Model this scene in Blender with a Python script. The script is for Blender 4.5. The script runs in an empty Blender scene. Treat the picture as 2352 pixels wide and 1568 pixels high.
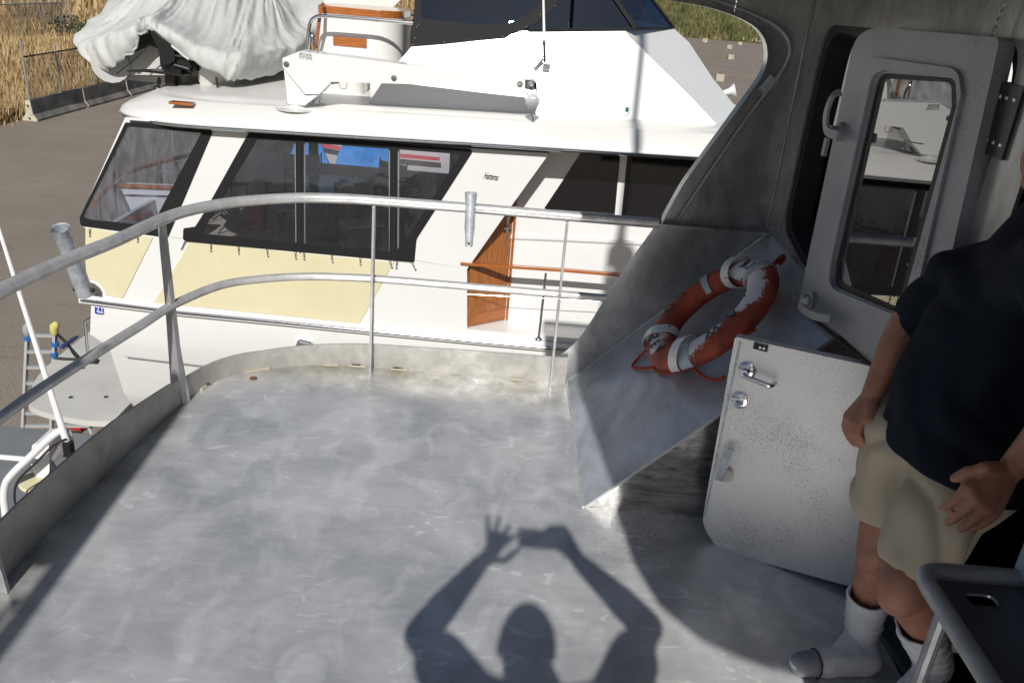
import bpy, bmesh, math, random
from mathutils import Vector as V, Matrix as M4, noise as NZ
from mathutils.geometry import tessellate_polygon
import numpy as np
random.seed(7)
sc = bpy.context.scene
R = math.radians
# ---------------------------------------------------------------- camera, sky, sun, exposure
ZC, FPX, CX, CY = 1.75, 1907.0, 1176.0, 784.0        # eye height, focal length in pixels of a 2352 px wide picture
PITCH, ROLL = R(23.5), R(-4.85)
fw = V((0, math.cos(PITCH), -math.sin(PITCH))); rt0 = V((1, 0, 0)); up0 = rt0.cross(fw)
rt = rt0*math.cos(ROLL) - up0*math.sin(ROLL); up = up0*math.cos(ROLL) + rt0*math.sin(ROLL)
CAM = V((0, 0, ZC))
cd = bpy.data.cameras.new('camera'); cam = bpy.data.objects.new('camera', cd); sc.collection.objects.link(cam)
cam.matrix_world = M4(((rt.x, up.x, -fw.x, 0), (rt.y, up.y, -fw.y, 0), (rt.z, up.z, -fw.z, ZC), (0, 0, 0, 1)))
cd.sensor_width = 36; cd.sensor_fit = 'HORIZONTAL'; cd.lens = FPX/2352*36; cd.clip_start = .01; cd.clip_end = 3000
sc.camera = cam
SUN = V((-.03, -.798, .602)).normalized()
w = bpy.data.worlds.new('World'); sc.world = w; w.use_nodes = True
nt = w.node_tree; bg = nt.nodes['Background']; sky = nt.nodes.new('ShaderNodeTexSky'); sky.sky_type = 'NISHITA'
sky.sun_disc = False; sky.sun_elevation = math.asin(SUN.z); sky.sun_rotation = math.atan2(SUN.x, SUN.y) % (2*math.pi)
nt.links.new(sky.outputs[0], bg.inputs[0]); bg.inputs[1].default_value = .05
sl = bpy.data.lights.new('sun', 'SUN'); sl.energy = 5.0; sl.angle = R(.53); sl.color = (1, .965, .915)
so = bpy.data.objects.new('sun', sl); sc.collection.objects.link(so); so.rotation_euler = SUN.to_track_quat('Z', 'Y').to_euler()
sc.view_settings.view_transform = 'Standard'; sc.view_settings.look = 'None'; sc.view_settings.exposure = -.14; sc.view_settings.gamma = 1
sc.cycles.max_bounces = 8; sc.cycles.transparent_max_bounces = 16; sc.cycles.sample_clamp_indirect = 4

# ---------------------------------------------------------------- helpers
def ray(x, y): return (rt*(x-CX) - up*(y-CY) + fw*FPX).normalized()
def PL(x, y, p0, n):
    d = ray(x, y); p0 = V(p0); n = V(n); return CAM + d*((p0-CAM).dot(n)/d.dot(n))
def UY(x, y, yy): return PL(x, y, (0, yy, 0), (0, 1, 0))
def UZ(x, y, zz): return PL(x, y, (0, 0, zz), (0, 0, 1))
def UX(x, y, xx): return PL(x, y, (xx, 0, 0), (1, 0, 0))

class MB:
    def __init__(s): s.v = []; s.f = []
    def add(s, vs, fs):
        o = len(s.v); s.v += [V(p) for p in vs]; s.f += [tuple(i+o for i in f) for f in fs]; return s
    def box(s, a, b):
        x0, y0, z0 = a; x1, y1, z1 = b
        vs = [(x, y, z) for z in (z0, z1) for y in (y0, y1) for x in (x0, x1)]
        return s.add(vs, [(0, 2, 3, 1), (4, 5, 7, 6), (0, 1, 5, 4), (2, 6, 7, 3), (0, 4, 6, 2), (1, 3, 7, 5)])
    def obox(s, c, ax, ay, az):                        # centre and three half-axes
        c, ax, ay, az = map(V, (c, ax, ay, az))
        vs = [c+ax*i+ay*j+az*k for k in (-1, 1) for j in (-1, 1) for i in (-1, 1)]
        return s.add(vs, [(0, 2, 3, 1), (4, 5, 7, 6), (0, 1, 5, 4), (2, 6, 7, 3), (0, 4, 6, 2), (1, 3, 7, 5)])
    def tube(s, pts, r, n=10, cap=True):
        pts = [V(p) for p in pts]; rs = r if isinstance(r, (list, tuple)) else [r]*len(pts)
        t0 = (pts[1]-pts[0]).normalized(); u = t0.orthogonal().normalized(); rings = []; o = len(s.v)
        for i, p in enumerate(pts):
            t = (pts[min(i+1, len(pts)-1)]-pts[max(i-1, 0)]).normalized()
            u = (u-t*u.dot(t)).normalized(); b = t.cross(u)
            for k in range(n):
                a = 2*math.pi*k/n; s.v.append(p+(u*math.cos(a)+b*math.sin(a))*rs[i])
        for i in range(len(pts)-1):
            for k in range(n):
                s.f.append((o+i*n+k, o+i*n+(k+1) % n, o+(i+1)*n+(k+1) % n, o+(i+1)*n+k))
        if cap: s.f.append(tuple(o+k for k in range(n))[::-1]); s.f.append(tuple(o+(len(pts)-1)*n+k for k in range(n)))
        return s
    def lathe(s, prof, c, ax=(0, 0, 1), n=24):           # prof = [(radius, height)]
        ax = V(ax).normalized(); u = ax.orthogonal().normalized(); b = ax.cross(u); o = len(s.v); c = V(c)
        for r_, h in prof:
            for k in range(n):
                a = 2*math.pi*k/n; s.v.append(c+ax*h+(u*math.cos(a)+b*math.sin(a))*r_)
        for i in range(len(prof)-1):
            for k in range(n): s.f.append((o+i*n+k, o+i*n+(k+1) % n, o+(i+1)*n+(k+1) % n, o+(i+1)*n+k))
        s.f.append(tuple(o+k for k in range(n))[::-1]); s.f.append(tuple(o+(len(prof)-1)*n+k for k in range(n)))
        return s
    def sheet(s, loops, ext):                            # polygon (first loop outline, rest holes) given thickness vector ext
        loops = [[V(p) for p in l] for l in loops]; tri = tessellate_polygon(loops); flat = [p for l in loops for p in l]
        o = len(s.v); n = len(flat); ext = V(ext); s.v += flat + [p+ext for p in flat]
        for a, b, c in tri: s.f.append((o+a, o+b, o+c)); s.f.append((o+n+c, o+n+b, o+n+a))
        k = 0
        for l in loops:
            m = len(l)
            for i in range(m): a, b = k+i, k+(i+1) % m; s.f.append((o+a, o+b, o+n+b, o+n+a))
            k += m
        return s
    def grid(s, rows, closed=False):
        o = len(s.v); m = len(rows[0])
        for r_ in rows: s.v += [V(p) for p in r_]
        for i in range(len(rows)-1):
            for k in range(m if closed else m-1):
                s.f.append((o+i*m+k, o+i*m+(k+1) % m, o+(i+1)*m+(k+1) % m, o+(i+1)*m+k))
        return s
def obj(name, mb, mat, parent=None, smooth=False, bevel=0, local=False, label=None, sharp=35):
    me = bpy.data.meshes.new(name); me.from_pydata([tuple(v) for v in mb.v], [], mb.f)
    bm = bmesh.new(); bm.from_mesh(me); bmesh.ops.recalc_face_normals(bm, faces=bm.faces); bm.to_mesh(me); bm.free()
    me.materials.append(mat); o = bpy.data.objects.new(name, me); sc.collection.objects.link(o)
    if smooth:
        for p in me.polygons: p.use_smooth = True
        me.set_sharp_from_angle(angle=R(sharp))
    if bevel:
        b = o.modifiers.new('bevel', 'BEVEL'); b.width = bevel; b.segments = 2; b.limit_method = 'ANGLE'; b.angle_limit = R(40)
    if parent:
        o.parent = parent
        if not local: o.matrix_parent_inverse = M4.Translation(-base(parent))
    if label: o['label'] = label
    return o
def base(o):
    v = V(o.location) if o.type == 'EMPTY' else V((0, 0, 0))
    return v
def tag(o, label, cat, group=None, kind=None):
    if kind: o['kind'] = kind
    if label: o['label'] = label
    if cat: o['category'] = cat
    if group: o['group'] = group
    return o
def thing(name, label, cat, loc=(0, 0, 0), group=None):
    o = bpy.data.objects.new(name, None); sc.collection.objects.link(o); o.location = loc; o.empty_display_size = .1
    return tag(o, label, cat, group)
def copy_thing(root, loc, label, rz=None, sc_=None):
    c = root.copy(); sc.collection.objects.link(c); c.location = loc; c['label'] = label
    if rz is not None: c.rotation_euler = (0, 0, rz)
    if sc_ is not None: c.scale = (sc_,)*3
    for ch in list(root.children):
        d = ch.copy(); sc.collection.objects.link(d); d.parent = c
        for g in list(ch.children): e = g.copy(); sc.collection.objects.link(e); e.parent = d
    return c
def spline(P, n=6):
    P = [V(p) for p in P]; out = []
    for i in range(len(P)-1):
        a = P[max(i-1, 0)]; b = P[i]; c = P[i+1]; d = P[min(i+2, len(P)-1)]
        for k in range(n):
            t = k/n; out.append(.5*((2*b)+(c-a)*t+(2*a-5*b+4*c-d)*t*t+(3*b-a-3*c+d)*t*t*t))
    out.append(P[-1]); return out
def rnd(pts, r, n=5):                                    # 2-D polygon with rounded corners
    out = []; N = len(pts); rr = r if isinstance(r, (list, tuple)) else [r]*N
    for i in range(N):
        p = V(pts[i]); a = V(pts[i-1])-p; b = V(pts[(i+1) % N])-p; q = min(rr[i], a.length*.45, b.length*.45)
        if q < 1e-6: out.append(tuple(p)); continue
        A = p+a.normalized()*q; B = p+b.normalized()*q
        for k in range(n+1): t = k/n; out.append(tuple(A*(1-t)**2+p*2*t*(1-t)+B*t*t))
    return out
# ---------------------------------------------------------------- materials
MATS = {}
def mat(name, col, rough=.5, metal=0., spec=.5, bump=None, var=None, coat=0., coords='Object'):
    """var=(scale, amount, stretch) colour mottling, bump=(scale, strength)"""
    if name in MATS: return MATS[name]
    m = bpy.data.materials.new(name); m.use_nodes = True; n = m.node_tree.nodes; l = m.node_tree.links; p = n['Principled BSDF']
    p.inputs['Base Color'].default_value = (*col, 1); p.inputs['Roughness'].default_value = rough; p.inputs['Metallic'].default_value = metal
    p.inputs['Specular IOR Level'].default_value = spec; p.inputs['Coat Weight'].default_value = coat; p.inputs['Coat Roughness'].default_value = .08
    tc = n.new('ShaderNodeTexCoord')
    if var:
        s_, a_, st = var; mp = n.new('ShaderNodeMapping'); mp.inputs['Scale'].default_value = st; l.new(tc.outputs[coords], mp.inputs[0])
        no = n.new('ShaderNodeTexNoise'); no.inputs['Scale'].default_value = s_; no.inputs['Detail'].default_value = 6; no.inputs['Roughness'].default_value = .62; l.new(mp.outputs[0], no.inputs[0])
        cr = n.new('ShaderNodeValToRGB'); l.new(no.outputs[0], cr.inputs[0]); cr.color_ramp.elements[0].position = .3; cr.color_ramp.elements[1].position = .7
        cr.color_ramp.elements[0].color = (*[c*(1-a_) for c in col], 1); cr.color_ramp.elements[1].color = (*[min(1, c*(1+a_)) for c in col], 1)
        l.new(cr.outputs[0], p.inputs['Base Color'])
    if bump:
        no2 = n.new('ShaderNodeTexNoise'); no2.inputs['Scale'].default_value = bump[0]; no2.inputs['Detail'].default_value = 5; l.new(tc.outputs[coords], no2.inputs[0])
        bp = n.new('ShaderNodeBump'); bp.inputs['Strength'].default_value = bump[1]; bp.inputs['Distance'].default_value = min(.02, .2/bump[0]); l.new(no2.outputs[0], bp.inputs['Height']); l.new(bp.outputs[0], p.inputs['Normal'])
    MATS[name] = m; return m
def nodes(m): return m.node_tree.nodes, m.node_tree.links, m.node_tree.nodes['Principled BSDF']
def math_node(n, l, op, a, b=None, clamp=False):
    k = n.new('ShaderNodeMath'); k.operation = op; k.use_clamp = clamp
    for i, q in enumerate((a, b)):
        if q is None: continue
        if isinstance(q, (int, float)): k.inputs[i].default_value = q
        else: l.new(q, k.inputs[i])
    return k.outputs[0]
def noise_node(n, l, vec, scale, detail=5, rough=.6, dist=0., stretch=None, rot=None):
    if stretch or rot:
        mp = n.new('ShaderNodeMapping'); l.new(vec, mp.inputs[0]); vec = mp.outputs[0]
        if stretch: mp.inputs['Scale'].default_value = stretch
        if rot: mp.inputs['Rotation'].default_value = rot
    no = n.new('ShaderNodeTexNoise'); no.inputs['Scale'].default_value = scale; no.inputs['Detail'].default_value = detail
    no.inputs['Roughness'].default_value = rough; no.inputs['Distortion'].default_value = dist; l.new(vec, no.inputs[0]); return no.outputs[0]
def ramp(n, l, fac, stops):
    cr = n.new('ShaderNodeValToRGB'); l.new(fac, cr.inputs[0]); e = cr.color_ramp.elements
    while len(e) < len(stops): e.new(.5)
    for k, (p, c) in enumerate(stops): e[k].position = p; e[k].color = (*c, 1) if len(c) == 3 else c
    return cr.outputs[0]
def mixc(n, l, f, a, b, mode='MIX'):
    k = n.new('ShaderNodeMix'); k.data_type = 'RGBA'; k.blend_type = mode
    for i, q in ((0, f), (6, a), (7, b)):
        if isinstance(q, (int, float)): k.inputs[i].default_value = q
        elif isinstance(q, tuple): k.inputs[i].default_value = (*q, 1)
        else: l.new(q, k.inputs[i])
    return k.outputs[2]
# weathered deck plate: cloudy polish smears, painted sun glints, dirt along the coaming
def deck_material():
    m = mat('deck_aluminium', (.3, .3, .3), .5, .5); n, l, p = nodes(m); tc = n['Texture Coordinate'] if 'Texture Coordinate' in n else n.new('ShaderNodeTexCoord'); c = tc.outputs['Object']
    a = noise_node(n, l, c, 2.6, 3, .5, .5, (1, 1.25, 1), (0, 0, .5)); b = noise_node(n, l, c, 5.5, 4, .55, .7, (1.3, .8, 1), (0, 0, -.5)); f = noise_node(n, l, c, 120, 2)
    col = ramp(n, l, a, [(.34, (.50, .515, .54)), (.5, (.62, .63, .64)), (.66, (.76, .76, .76))])
    wis = ramp(n, l, b, [(.47, (0, 0, 0)), (.68, (1, 1, 1))]); col = mixc(n, l, math_node(n, l, 'MULTIPLY', wis, .6), col, (.97, .97, .965))
    dk_ = ramp(n, l, noise_node(n, l, c, 4.5, 3, .5, .35, (.8, 1.4, 1), (0, 0, .9)), [(.5, (0, 0, 0)), (.72, (1, 1, 1))]); col = mixc(n, l, math_node(n, l, 'MULTIPLY', dk_, .22), col, (.36, .38, .42))
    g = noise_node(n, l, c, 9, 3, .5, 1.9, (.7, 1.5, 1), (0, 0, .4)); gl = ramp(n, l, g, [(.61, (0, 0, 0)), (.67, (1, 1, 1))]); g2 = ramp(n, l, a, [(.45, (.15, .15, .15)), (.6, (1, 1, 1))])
    col = mixc(n, l, math_node(n, l, 'MULTIPLY', math_node(n, l, 'MULTIPLY', gl, g2), .75), col, (1., 1., 1.))  # small bright crescents: sun glints painted into the base colour
    br = noise_node(n, l, c, 30, 3, .6, .2, (.4, 1.2, 1), (0, 0, .25)); col = mixc(n, l, .08, col, ramp(n, l, br, [(.35, (.15, .15, .17)), (.65, (.95, .95, .95))]))
    sx = n.new('ShaderNodeSeparateXYZ'); l.new(c, sx.inputs[0])
    d = math_node(n, l, 'MULTIPLY', math_node(n, l, 'SUBTRACT', sx.outputs[1], 3.22), 3.2, True)
    dl = math_node(n, l, 'MULTIPLY', math_node(n, l, 'SUBTRACT', -1.30, sx.outputs[0]), 9., True)
    d = math_node(n, l, 'MAXIMUM', d, dl)
    d = math_node(n, l, 'MULTIPLY', d, ramp(n, l, noise_node(n, l, c, 5, 5, .65), [(.3, (.1, .1, .1)), (.62, (1, 1, 1))]))
    col = mixc(n, l, math_node(n, l, 'MULTIPLY', d, .75), col, (.20, .185, .115))
    # soot specks by the locker corner
    sp = noise_node(n, l, c, 110, 2, .5); dx = n.new('ShaderNodeVectorMath'); dx.operation = 'DISTANCE'; l.new(c, dx.inputs[0]); dx.inputs[1].default_value = (.52, 2.45, 0)
    near = math_node(n, l, 'SUBTRACT', 1, math_node(n, l, 'MULTIPLY', dx.outputs['Value'], 3.6), True)
    sm = math_node(n, l, 'MULTIPLY', ramp(n, l, sp, [(.62, (0, 0, 0)), (.66, (1, 1, 1))]), near)
    col = mixc(n, l, sm, col, (.03, .03, .03))
    l.new(col, p.inputs['Base Color'])
    l.new(ramp(n, l, b, [(.3, (.42, .42, .42)), (.7, (.26, .26, .26))]), p.inputs['Roughness'])
    bp = n.new('ShaderNodeBump'); bp.inputs['Strength'].default_value = .12; bp.inputs['Distance'].default_value = .01
    l.new(noise_node(n, l, c, 14, 3, .5, .8), bp.inputs['Height']); l.new(bp.outputs[0], p.inputs['Normal'])
    return m
def alu(name, col=(.3, .305, .32), rough=.42, metal=.6, sc_=4, amt=.35, stretch=(1, 1, 1), bump=(9, .08)):
    if name in MATS: return MATS[name]
    m = mat(name, col, rough, metal); n, l, p = nodes(m); c = n.new('ShaderNodeTexCoord').outputs['Object']
    a = noise_node(n, l, c, sc_, 5, .6, .8, stretch); b = noise_node(n, l, c, sc_*5, 4, .6, .4, stretch)
    lo = tuple(x*(1-amt) for x in col); hi = tuple(min(1, x*(1+amt)) for x in col)
    k = ramp(n, l, a, [(.3, lo), (.7, hi)]); k = mixc(n, l, .25, k, ramp(n, l, b, [(.35, lo), (.65, hi)])); l.new(k, p.inputs['Base Color'])
    l.new(ramp(n, l, a, [(.3, (rough*1.2,)*3), (.7, (rough*.8,)*3)]), p.inputs['Roughness'])
    bp = n.new('ShaderNodeBump'); bp.inputs['Strength'].default_value = bump[1]; bp.inputs['Distance'].default_value = .01
    l.new(noise_node(n, l, c, bump[0], 3), bp.inputs['Height']); l.new(bp.outputs[0], p.inputs['Normal']); return m
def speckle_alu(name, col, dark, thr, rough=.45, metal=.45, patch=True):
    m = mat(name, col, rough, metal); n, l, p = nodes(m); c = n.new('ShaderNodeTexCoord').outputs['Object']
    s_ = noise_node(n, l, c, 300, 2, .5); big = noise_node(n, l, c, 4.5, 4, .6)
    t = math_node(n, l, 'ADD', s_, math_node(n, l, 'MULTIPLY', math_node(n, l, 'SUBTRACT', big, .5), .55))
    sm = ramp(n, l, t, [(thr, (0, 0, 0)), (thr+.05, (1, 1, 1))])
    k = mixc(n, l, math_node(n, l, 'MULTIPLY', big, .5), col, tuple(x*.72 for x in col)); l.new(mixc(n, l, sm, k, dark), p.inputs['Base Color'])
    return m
DECK = deck_material()
ALU = alu('mill_aluminium', (.36, .365, .375), .42, .4)
ALU_DARK = alu('weathered_aluminium', (.32, .325, .33), .30, .6, 4.0, .5, (1.3, 1.3, .7))
ALU_RAIL = alu('rail_aluminium', (.55, .545, .54), .34, .4, 14, .22, (1, 1, 1), (30, .05))
GALV = alu('galvanised_steel', (.50, .54, .58), .36, .3, 25, .4)
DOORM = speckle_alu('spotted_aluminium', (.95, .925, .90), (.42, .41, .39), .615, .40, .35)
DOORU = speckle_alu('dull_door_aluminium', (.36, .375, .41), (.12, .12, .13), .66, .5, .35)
COAM = alu('coaming_aluminium', (.37, .36, .335), .48, .25, 6, .22)
GEL = mat('white_gelcoat', (.745, .745, .735), .28, 0, .5, None, (1.1, .02, (1, 1, 1)), .3)
GELC = mat('cream_gelcoat', (.76, .75, .715), .3, 0, .5, None, (1.1, .02, (1, 1, 1)), .2)
CREAM = mat('cream_panel', (.66, .605, .40), .55, 0, .4, None, (1.6, .05, (1, 1, 1)))
CANVAS = mat('black_canvas', (.012, .012, .013), .75, 0, .3, (60, .2))
CHROME = mat('chrome', (.75, .76, .78), .12, 1.)
STEEL = mat('stainless_steel', (.5, .51, .53), .22, 1., .5, None, (20, .2, (1, 1, 1)))
TEAK = mat('varnished_teak', (.36, .115, .028), .22, 0, .5, None, (6, .35, (1, 14, 14)), .6)
TEAKD = mat('teak_door', (.34, .125, .035), .3, 0, .5, None, (5, .4, (14, 14, 1)), .4)
BLACK = mat('black_plastic', (.012, .012, .013), .3)
RUB = mat('black_rubber', (.02, .02, .02), .6)
DARKGLASS = mat('dark_glass', (.006, .006, .007), .04, 0, .6, None, None, .3)
WHITE = mat('white_paint', (.76, .76, .755), .3, 0, .5, None, None, .3)
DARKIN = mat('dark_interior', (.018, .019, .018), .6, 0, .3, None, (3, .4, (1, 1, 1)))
SKIN = mat('skin', (.35, .16, .105), .5, 0, .4, (60, .25), (22, .18, (1, 1, 1)))
def glass(name, tint, gl=.1, rough=.03, haze=0., gc=(.8, .8, .8)):
    m = bpy.data.materials.new(name); m.use_nodes = True; n = m.node_tree.nodes; l = m.node_tree.links; n.remove(n['Principled BSDF'])
    t = n.new('ShaderNodeBsdfTransparent'); t.inputs[0].default_value = (*tint, 1); g = n.new('ShaderNodeBsdfGlossy'); g.inputs['Roughness'].default_value = rough; g.inputs[0].default_value = (*gc, 1)
    fr = n.new('ShaderNodeFresnel'); fr.inputs[0].default_value = 1.5
    c = n.new('ShaderNodeTexCoord').outputs['Object']
    bp = n.new('ShaderNodeBump'); bp.inputs['Strength'].default_value = .10 if haze else .0; bp.inputs['Distance'].default_value = .03
    l.new(noise_node(n, l, c, 3.5, 2, .4, 1.5), bp.inputs['Height']); l.new(bp.outputs[0], g.inputs['Normal'])
    k = math_node(n, l, 'ADD', math_node(n, l, 'MULTIPLY', fr.outputs[0], 1.), gl, True)
    mx = n.new('ShaderNodeMixShader'); l.new(k, mx.inputs[0]); l.new(t.outputs[0], mx.inputs[1]); l.new(g.outputs[0], mx.inputs[2]); out = mx.outputs[0]
    if haze:
        d = n.new('ShaderNodeBsdfDiffuse'); d.inputs[0].default_value = (.6, .62, .66, 1); hz = noise_node(n, l, c, 2.2, 5, .7, 1.5, (3, 3, .7))
        f = math_node(n, l, 'MULTIPLY', ramp(n, l, hz, [(.42, (0, 0, 0)), (.72, (1, 1, 1))]), haze if haze > .1 else haze*.35); f = math_node(n, l, 'ADD', f, haze*.18 if haze > .1 else haze*.45)
        m2 = n.new('ShaderNodeMixShader'); l.new(f, m2.inputs[0]); l.new(out, m2.inputs[1]); l.new(d.outputs[0], m2.inputs[2]); out = m2.outputs[0]
    l.new(out, n['Material Output'].inputs[0]); MATS[name] = m; return m
VINYL = glass('clear_vinyl', (.78, .79, .82), .025, .05, .035)
VINYLC = glass('clear_vinyl_stern', (.66, .68, .74), .02, .05, .11)
DOORGLASS = glass('door_glass', (.10, .11, .10), .22, .0)
SCREENG = glass('tinted_screen', (.05, .06, .09), .06, .0, 0, (.42, .56, .80))  # blue gloss colour stands in for reflected blue sky
def text(s_, name, size, o, xd, yd, m, parent, ext=.002, shear=0., sp=1., w_=None):
    cu = bpy.data.curves.new(name, 'FONT'); cu.body = s_; cu.size = size; cu.extrude = ext; cu.shear = shear; cu.space_character = sp; cu.resolution_u = 3
    cu.align_x = 'CENTER'; cu.align_y = 'CENTER'
    t = bpy.data.objects.new(name, cu); sc.collection.objects.link(t); bpy.context.view_layer.update()
    me = bpy.data.meshes.new_from_object(t); bpy.data.objects.remove(t); bpy.data.curves.remove(cu)
    xd = V(xd).normalized(); yd = V(yd); yd = (yd-xd*yd.dot(xd)).normalized(); zd = xd.cross(yd); o = V(o)
    k = 1.
    if w_: k = w_/max(v.co.x for v in me.vertices)/2
    for v in me.vertices: c = v.co.copy(); v.co = o+xd*c.x*k+yd*c.y+zd*c.z
    me.materials.append(m); q = bpy.data.objects.new(name, me); sc.collection.objects.link(q)
    q.parent = parent; q.matrix_parent_inverse = M4.Translation(-base(parent)); return q
def capsule(mb, p1, r1, p2, r2, n=14):
    p1, p2 = V(p1), V(p2); d = (p2-p1); L = max(d.length, 1e-4); d = d/L; pr = []
    for k in range(6): a = math.pi/2*k/5; pr.append((max(r1*math.sin(a), 1e-4), -r1*math.cos(a)))
    for k in range(6): a = math.pi/2*k/5; pr.append((max(r2*math.cos(a), 1e-4), L+r2*math.sin(a)))
    mb.lathe(pr, p1, d, n)
def ellips(mb, c, r3, rot=None, n=20):
    mt = rot or M4.Identity(3); c = V(c); rows = []
    for i in range(13):
        t = math.pi*(i+.02)/12.04
        rows.append([c+mt @ V((r3[0]*math.sin(t)*math.cos(2*math.pi*k/n), r3[1]*math.sin(t)*math.sin(2*math.pi*k/n), r3[2]*math.cos(t))) for k in range(n)])
    o = len(mb.v); mb.grid(rows, True); mb.f.append(tuple(o+k for k in range(n))); mb.f.append(tuple(o+12*n+k for k in range(n))[::-1])
def blob(name, mb, m, parent, vox=.012, sm=6, folds=None, label=None):
    o = obj(name, mb, m, None); r_ = o.modifiers.new('r', 'REMESH'); r_.mode = 'VOXEL'; r_.voxel_size = vox; r_.use_smooth_shade = True
    s_ = o.modifiers.new('s', 'SMOOTH'); s_.iterations = sm; s_.factor = .6
    bpy.context.view_layer.update(); dg = bpy.context.evaluated_depsgraph_get(); me = bpy.data.meshes.new_from_object(o.evaluated_get(dg)); o.modifiers.clear(); o.data = me
    if folds:
        me.calc_loop_triangles() if False else None
        ns = [v.normal.copy() for v in me.vertices]
        for v, nn in zip(me.vertices, ns): v.co += nn*folds(v.co)
    for p in me.polygons: p.use_smooth = True
    if parent: o.parent = parent; o.matrix_parent_inverse = M4.Translation(-base(parent))
    if label: o['label'] = label
    return o
# ================================================================ SETTING
GZ = -5.0
def asphalt():
    m = mat('yard_gravel', (.15, .135, .115), .9, 0, .2); n, l, p = nodes(m); c = n.new('ShaderNodeTexCoord').outputs['Object']
    a = noise_node(n, l, c, .35, 6, .65); b = noise_node(n, l, c, 22, 3, .6); v = n.new('ShaderNodeTexVoronoi'); v.inputs['Scale'].default_value = 9; l.new(c, v.inputs[0])
    k = ramp(n, l, a, [(.3, (.225, .19, .153)), (.7, (.315, .272, .226))]); k = mixc(n, l, .35, k, ramp(n, l, b, [(.35, (.09, .08, .068)), (.65, (.28, .25, .215))]))
    st = ramp(n, l, v.outputs['Distance'], [(.05, (1, 1, 1)), (.09, (0, 0, 0))]); k = mixc(n, l, math_node(n, l, 'MULTIPLY', st, ramp(n, l, noise_node(n, l, c, 5, 3), [(.5, (0, 0, 0)), (.6, (1, 1, 1))])), k, (.40, .37, .33))
    str_ = noise_node(n, l, c, .8, 4, .6, 1, (.3, 1.6, 1)); k = mixc(n, l, ramp(n, l, str_, [(.6, (0, 0, 0)), (.75, (.5, .5, .5))]), k, (.085, .072, .06))
    l.new(k, p.inputs['Base Color']); bp = n.new('ShaderNodeBump'); bp.inputs['Strength'].default_value = .5; bp.inputs['Distance'].default_value = .03; l.new(b, bp.inputs['Height']); l.new(bp.outputs[0], p.inputs['Normal'])
    return m
g = MB().add([(-1500, -600, GZ), (1500, -600, GZ), (1500, 2500, GZ), (-1500, 2500, GZ)], [(0, 1, 2, 3)])
tag(obj('ground', g, asphalt()), None, None, kind='structure')
# dry grass field left of the barrier line, rising behind
GRASSG = mat('dry_soil', (.24, .165, .085), 1, 0, .1, (3, .6), (.5, .35, (1, 1, 1)))
def hz(x, y):
    k = max(0, -20.7-x)
    r_ = max(0, y-66)
    return GZ+.02+.012*k+.05*r_+(.25*NZ.noise(V((x*.12, y*.12, 0))) if k > .6 else 0)
rows = []
for i in range(60):
    y = 8+i*i*.035+i*.8; rows.append([(x_, y, hz(x_, y)) for x_ in [-20.6-.5*j-(j*j)*.12 for j in range(40)]])
tag(obj('grass_field', MB().grid(rows), GRASSG, smooth=True), None, None, kind='structure')
rows = [[(x_, 70+j*9, GZ+.02+j*1.25+.9*NZ.noise(V((x_*.05, j*.6, 3)))*(j > 0)) for x_ in range(-60, 14, 3)] for j in range(12)]
tag(obj('hillside', MB().grid(rows), GRASSG, smooth=True), None, None, kind='structure')
rows = [[(x_, 150+j*8, GZ+.02+j*.65+.5*NZ.noise(V((x_*.05, j*.6, 8)))*(j > 0)) for x_ in range(0, 140, 4)] for j in range(10)]
tag(obj('shore_bank', MB().grid(rows), mat('bank_soil', (.12, .12, .045), 1, 0, .1, None, (.3, .4, (1, 1, 1))), smooth=True), None, None, kind='structure')
# grass blades
def blades(name, pts, h, wd, m, label, lean=.35):
    mb = MB(); vs = mb.v; fs = mb.f
    for (x, y, z) in pts:
        a = random.uniform(0, 6.28); hh = h*random.uniform(.5, 1.25); ww = wd*random.uniform(.6, 1.4); lx = random.uniform(-lean, lean)*hh; ly = random.uniform(-lean, lean)*hh
        dx, dy = math.cos(a)*ww, math.sin(a)*ww; o = len(vs)
        vs += [V((x-dx, y-dy, z)), V((x+dx, y+dy, z)), V((x+lx, y+ly, z+hh))]; fs.append((o, o+1, o+2))
    me = bpy.data.meshes.new(name); me.from_pydata([tuple(v) for v in vs], [], fs); me.materials.append(m); o = bpy.data.objects.new(name, me); sc.collection.objects.link(o)
    return tag(o, label, 'grass', kind='stuff')
def strawm(name, stops, s_):
    m = mat(name, stops[0][1], .8, 0, .2); n, l, p = nodes(m); c = n.new('ShaderNodeTexCoord').outputs['Object']
    l.new(ramp(n, l, noise_node(n, l, c, s_, 6, .7), stops), p.inputs['Base Color']); return m
STRAW = strawm('straw_grass', [(.28, (.14, .095, .045)), (.43, (.36, .25, .12)), (.57, (.54, .40, .21)), (.75, (.66, .51, .30))], .55)
pts = []
while len(pts) < 52000:
    t = random.random(); y = 20+t*t*85; x = -20.75-abs(random.gauss(0, 1))*9*(.4+y/50) if random.random() < .8 else -20.6-random.random()*.9
    if NZ.noise(V((x*.5, y*.3, 5))) < -.38: continue
    pts.append((x, y, hz(x, y)-.03))
blades('dry_grass', pts, .75, .045, STRAW, 'tall straw coloured dry grass growing behind the barriers')
pts = []
for k in range(9000):
    x = random.uniform(-60, 10); y = 70+random.random()*60; pts.append((x, y, GZ+(y-70)/9*1.25-.1))
blades('hill_grass', pts, 1.2, .14, STRAW, 'dry tan grass covering the slope behind the yacht')
pts = []
for k in range(16000):
    x = random.uniform(15, 90); y = 150+random.random()*60; pts.append((x, y, GZ+(y-150)/8*.65-.1))
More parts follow.
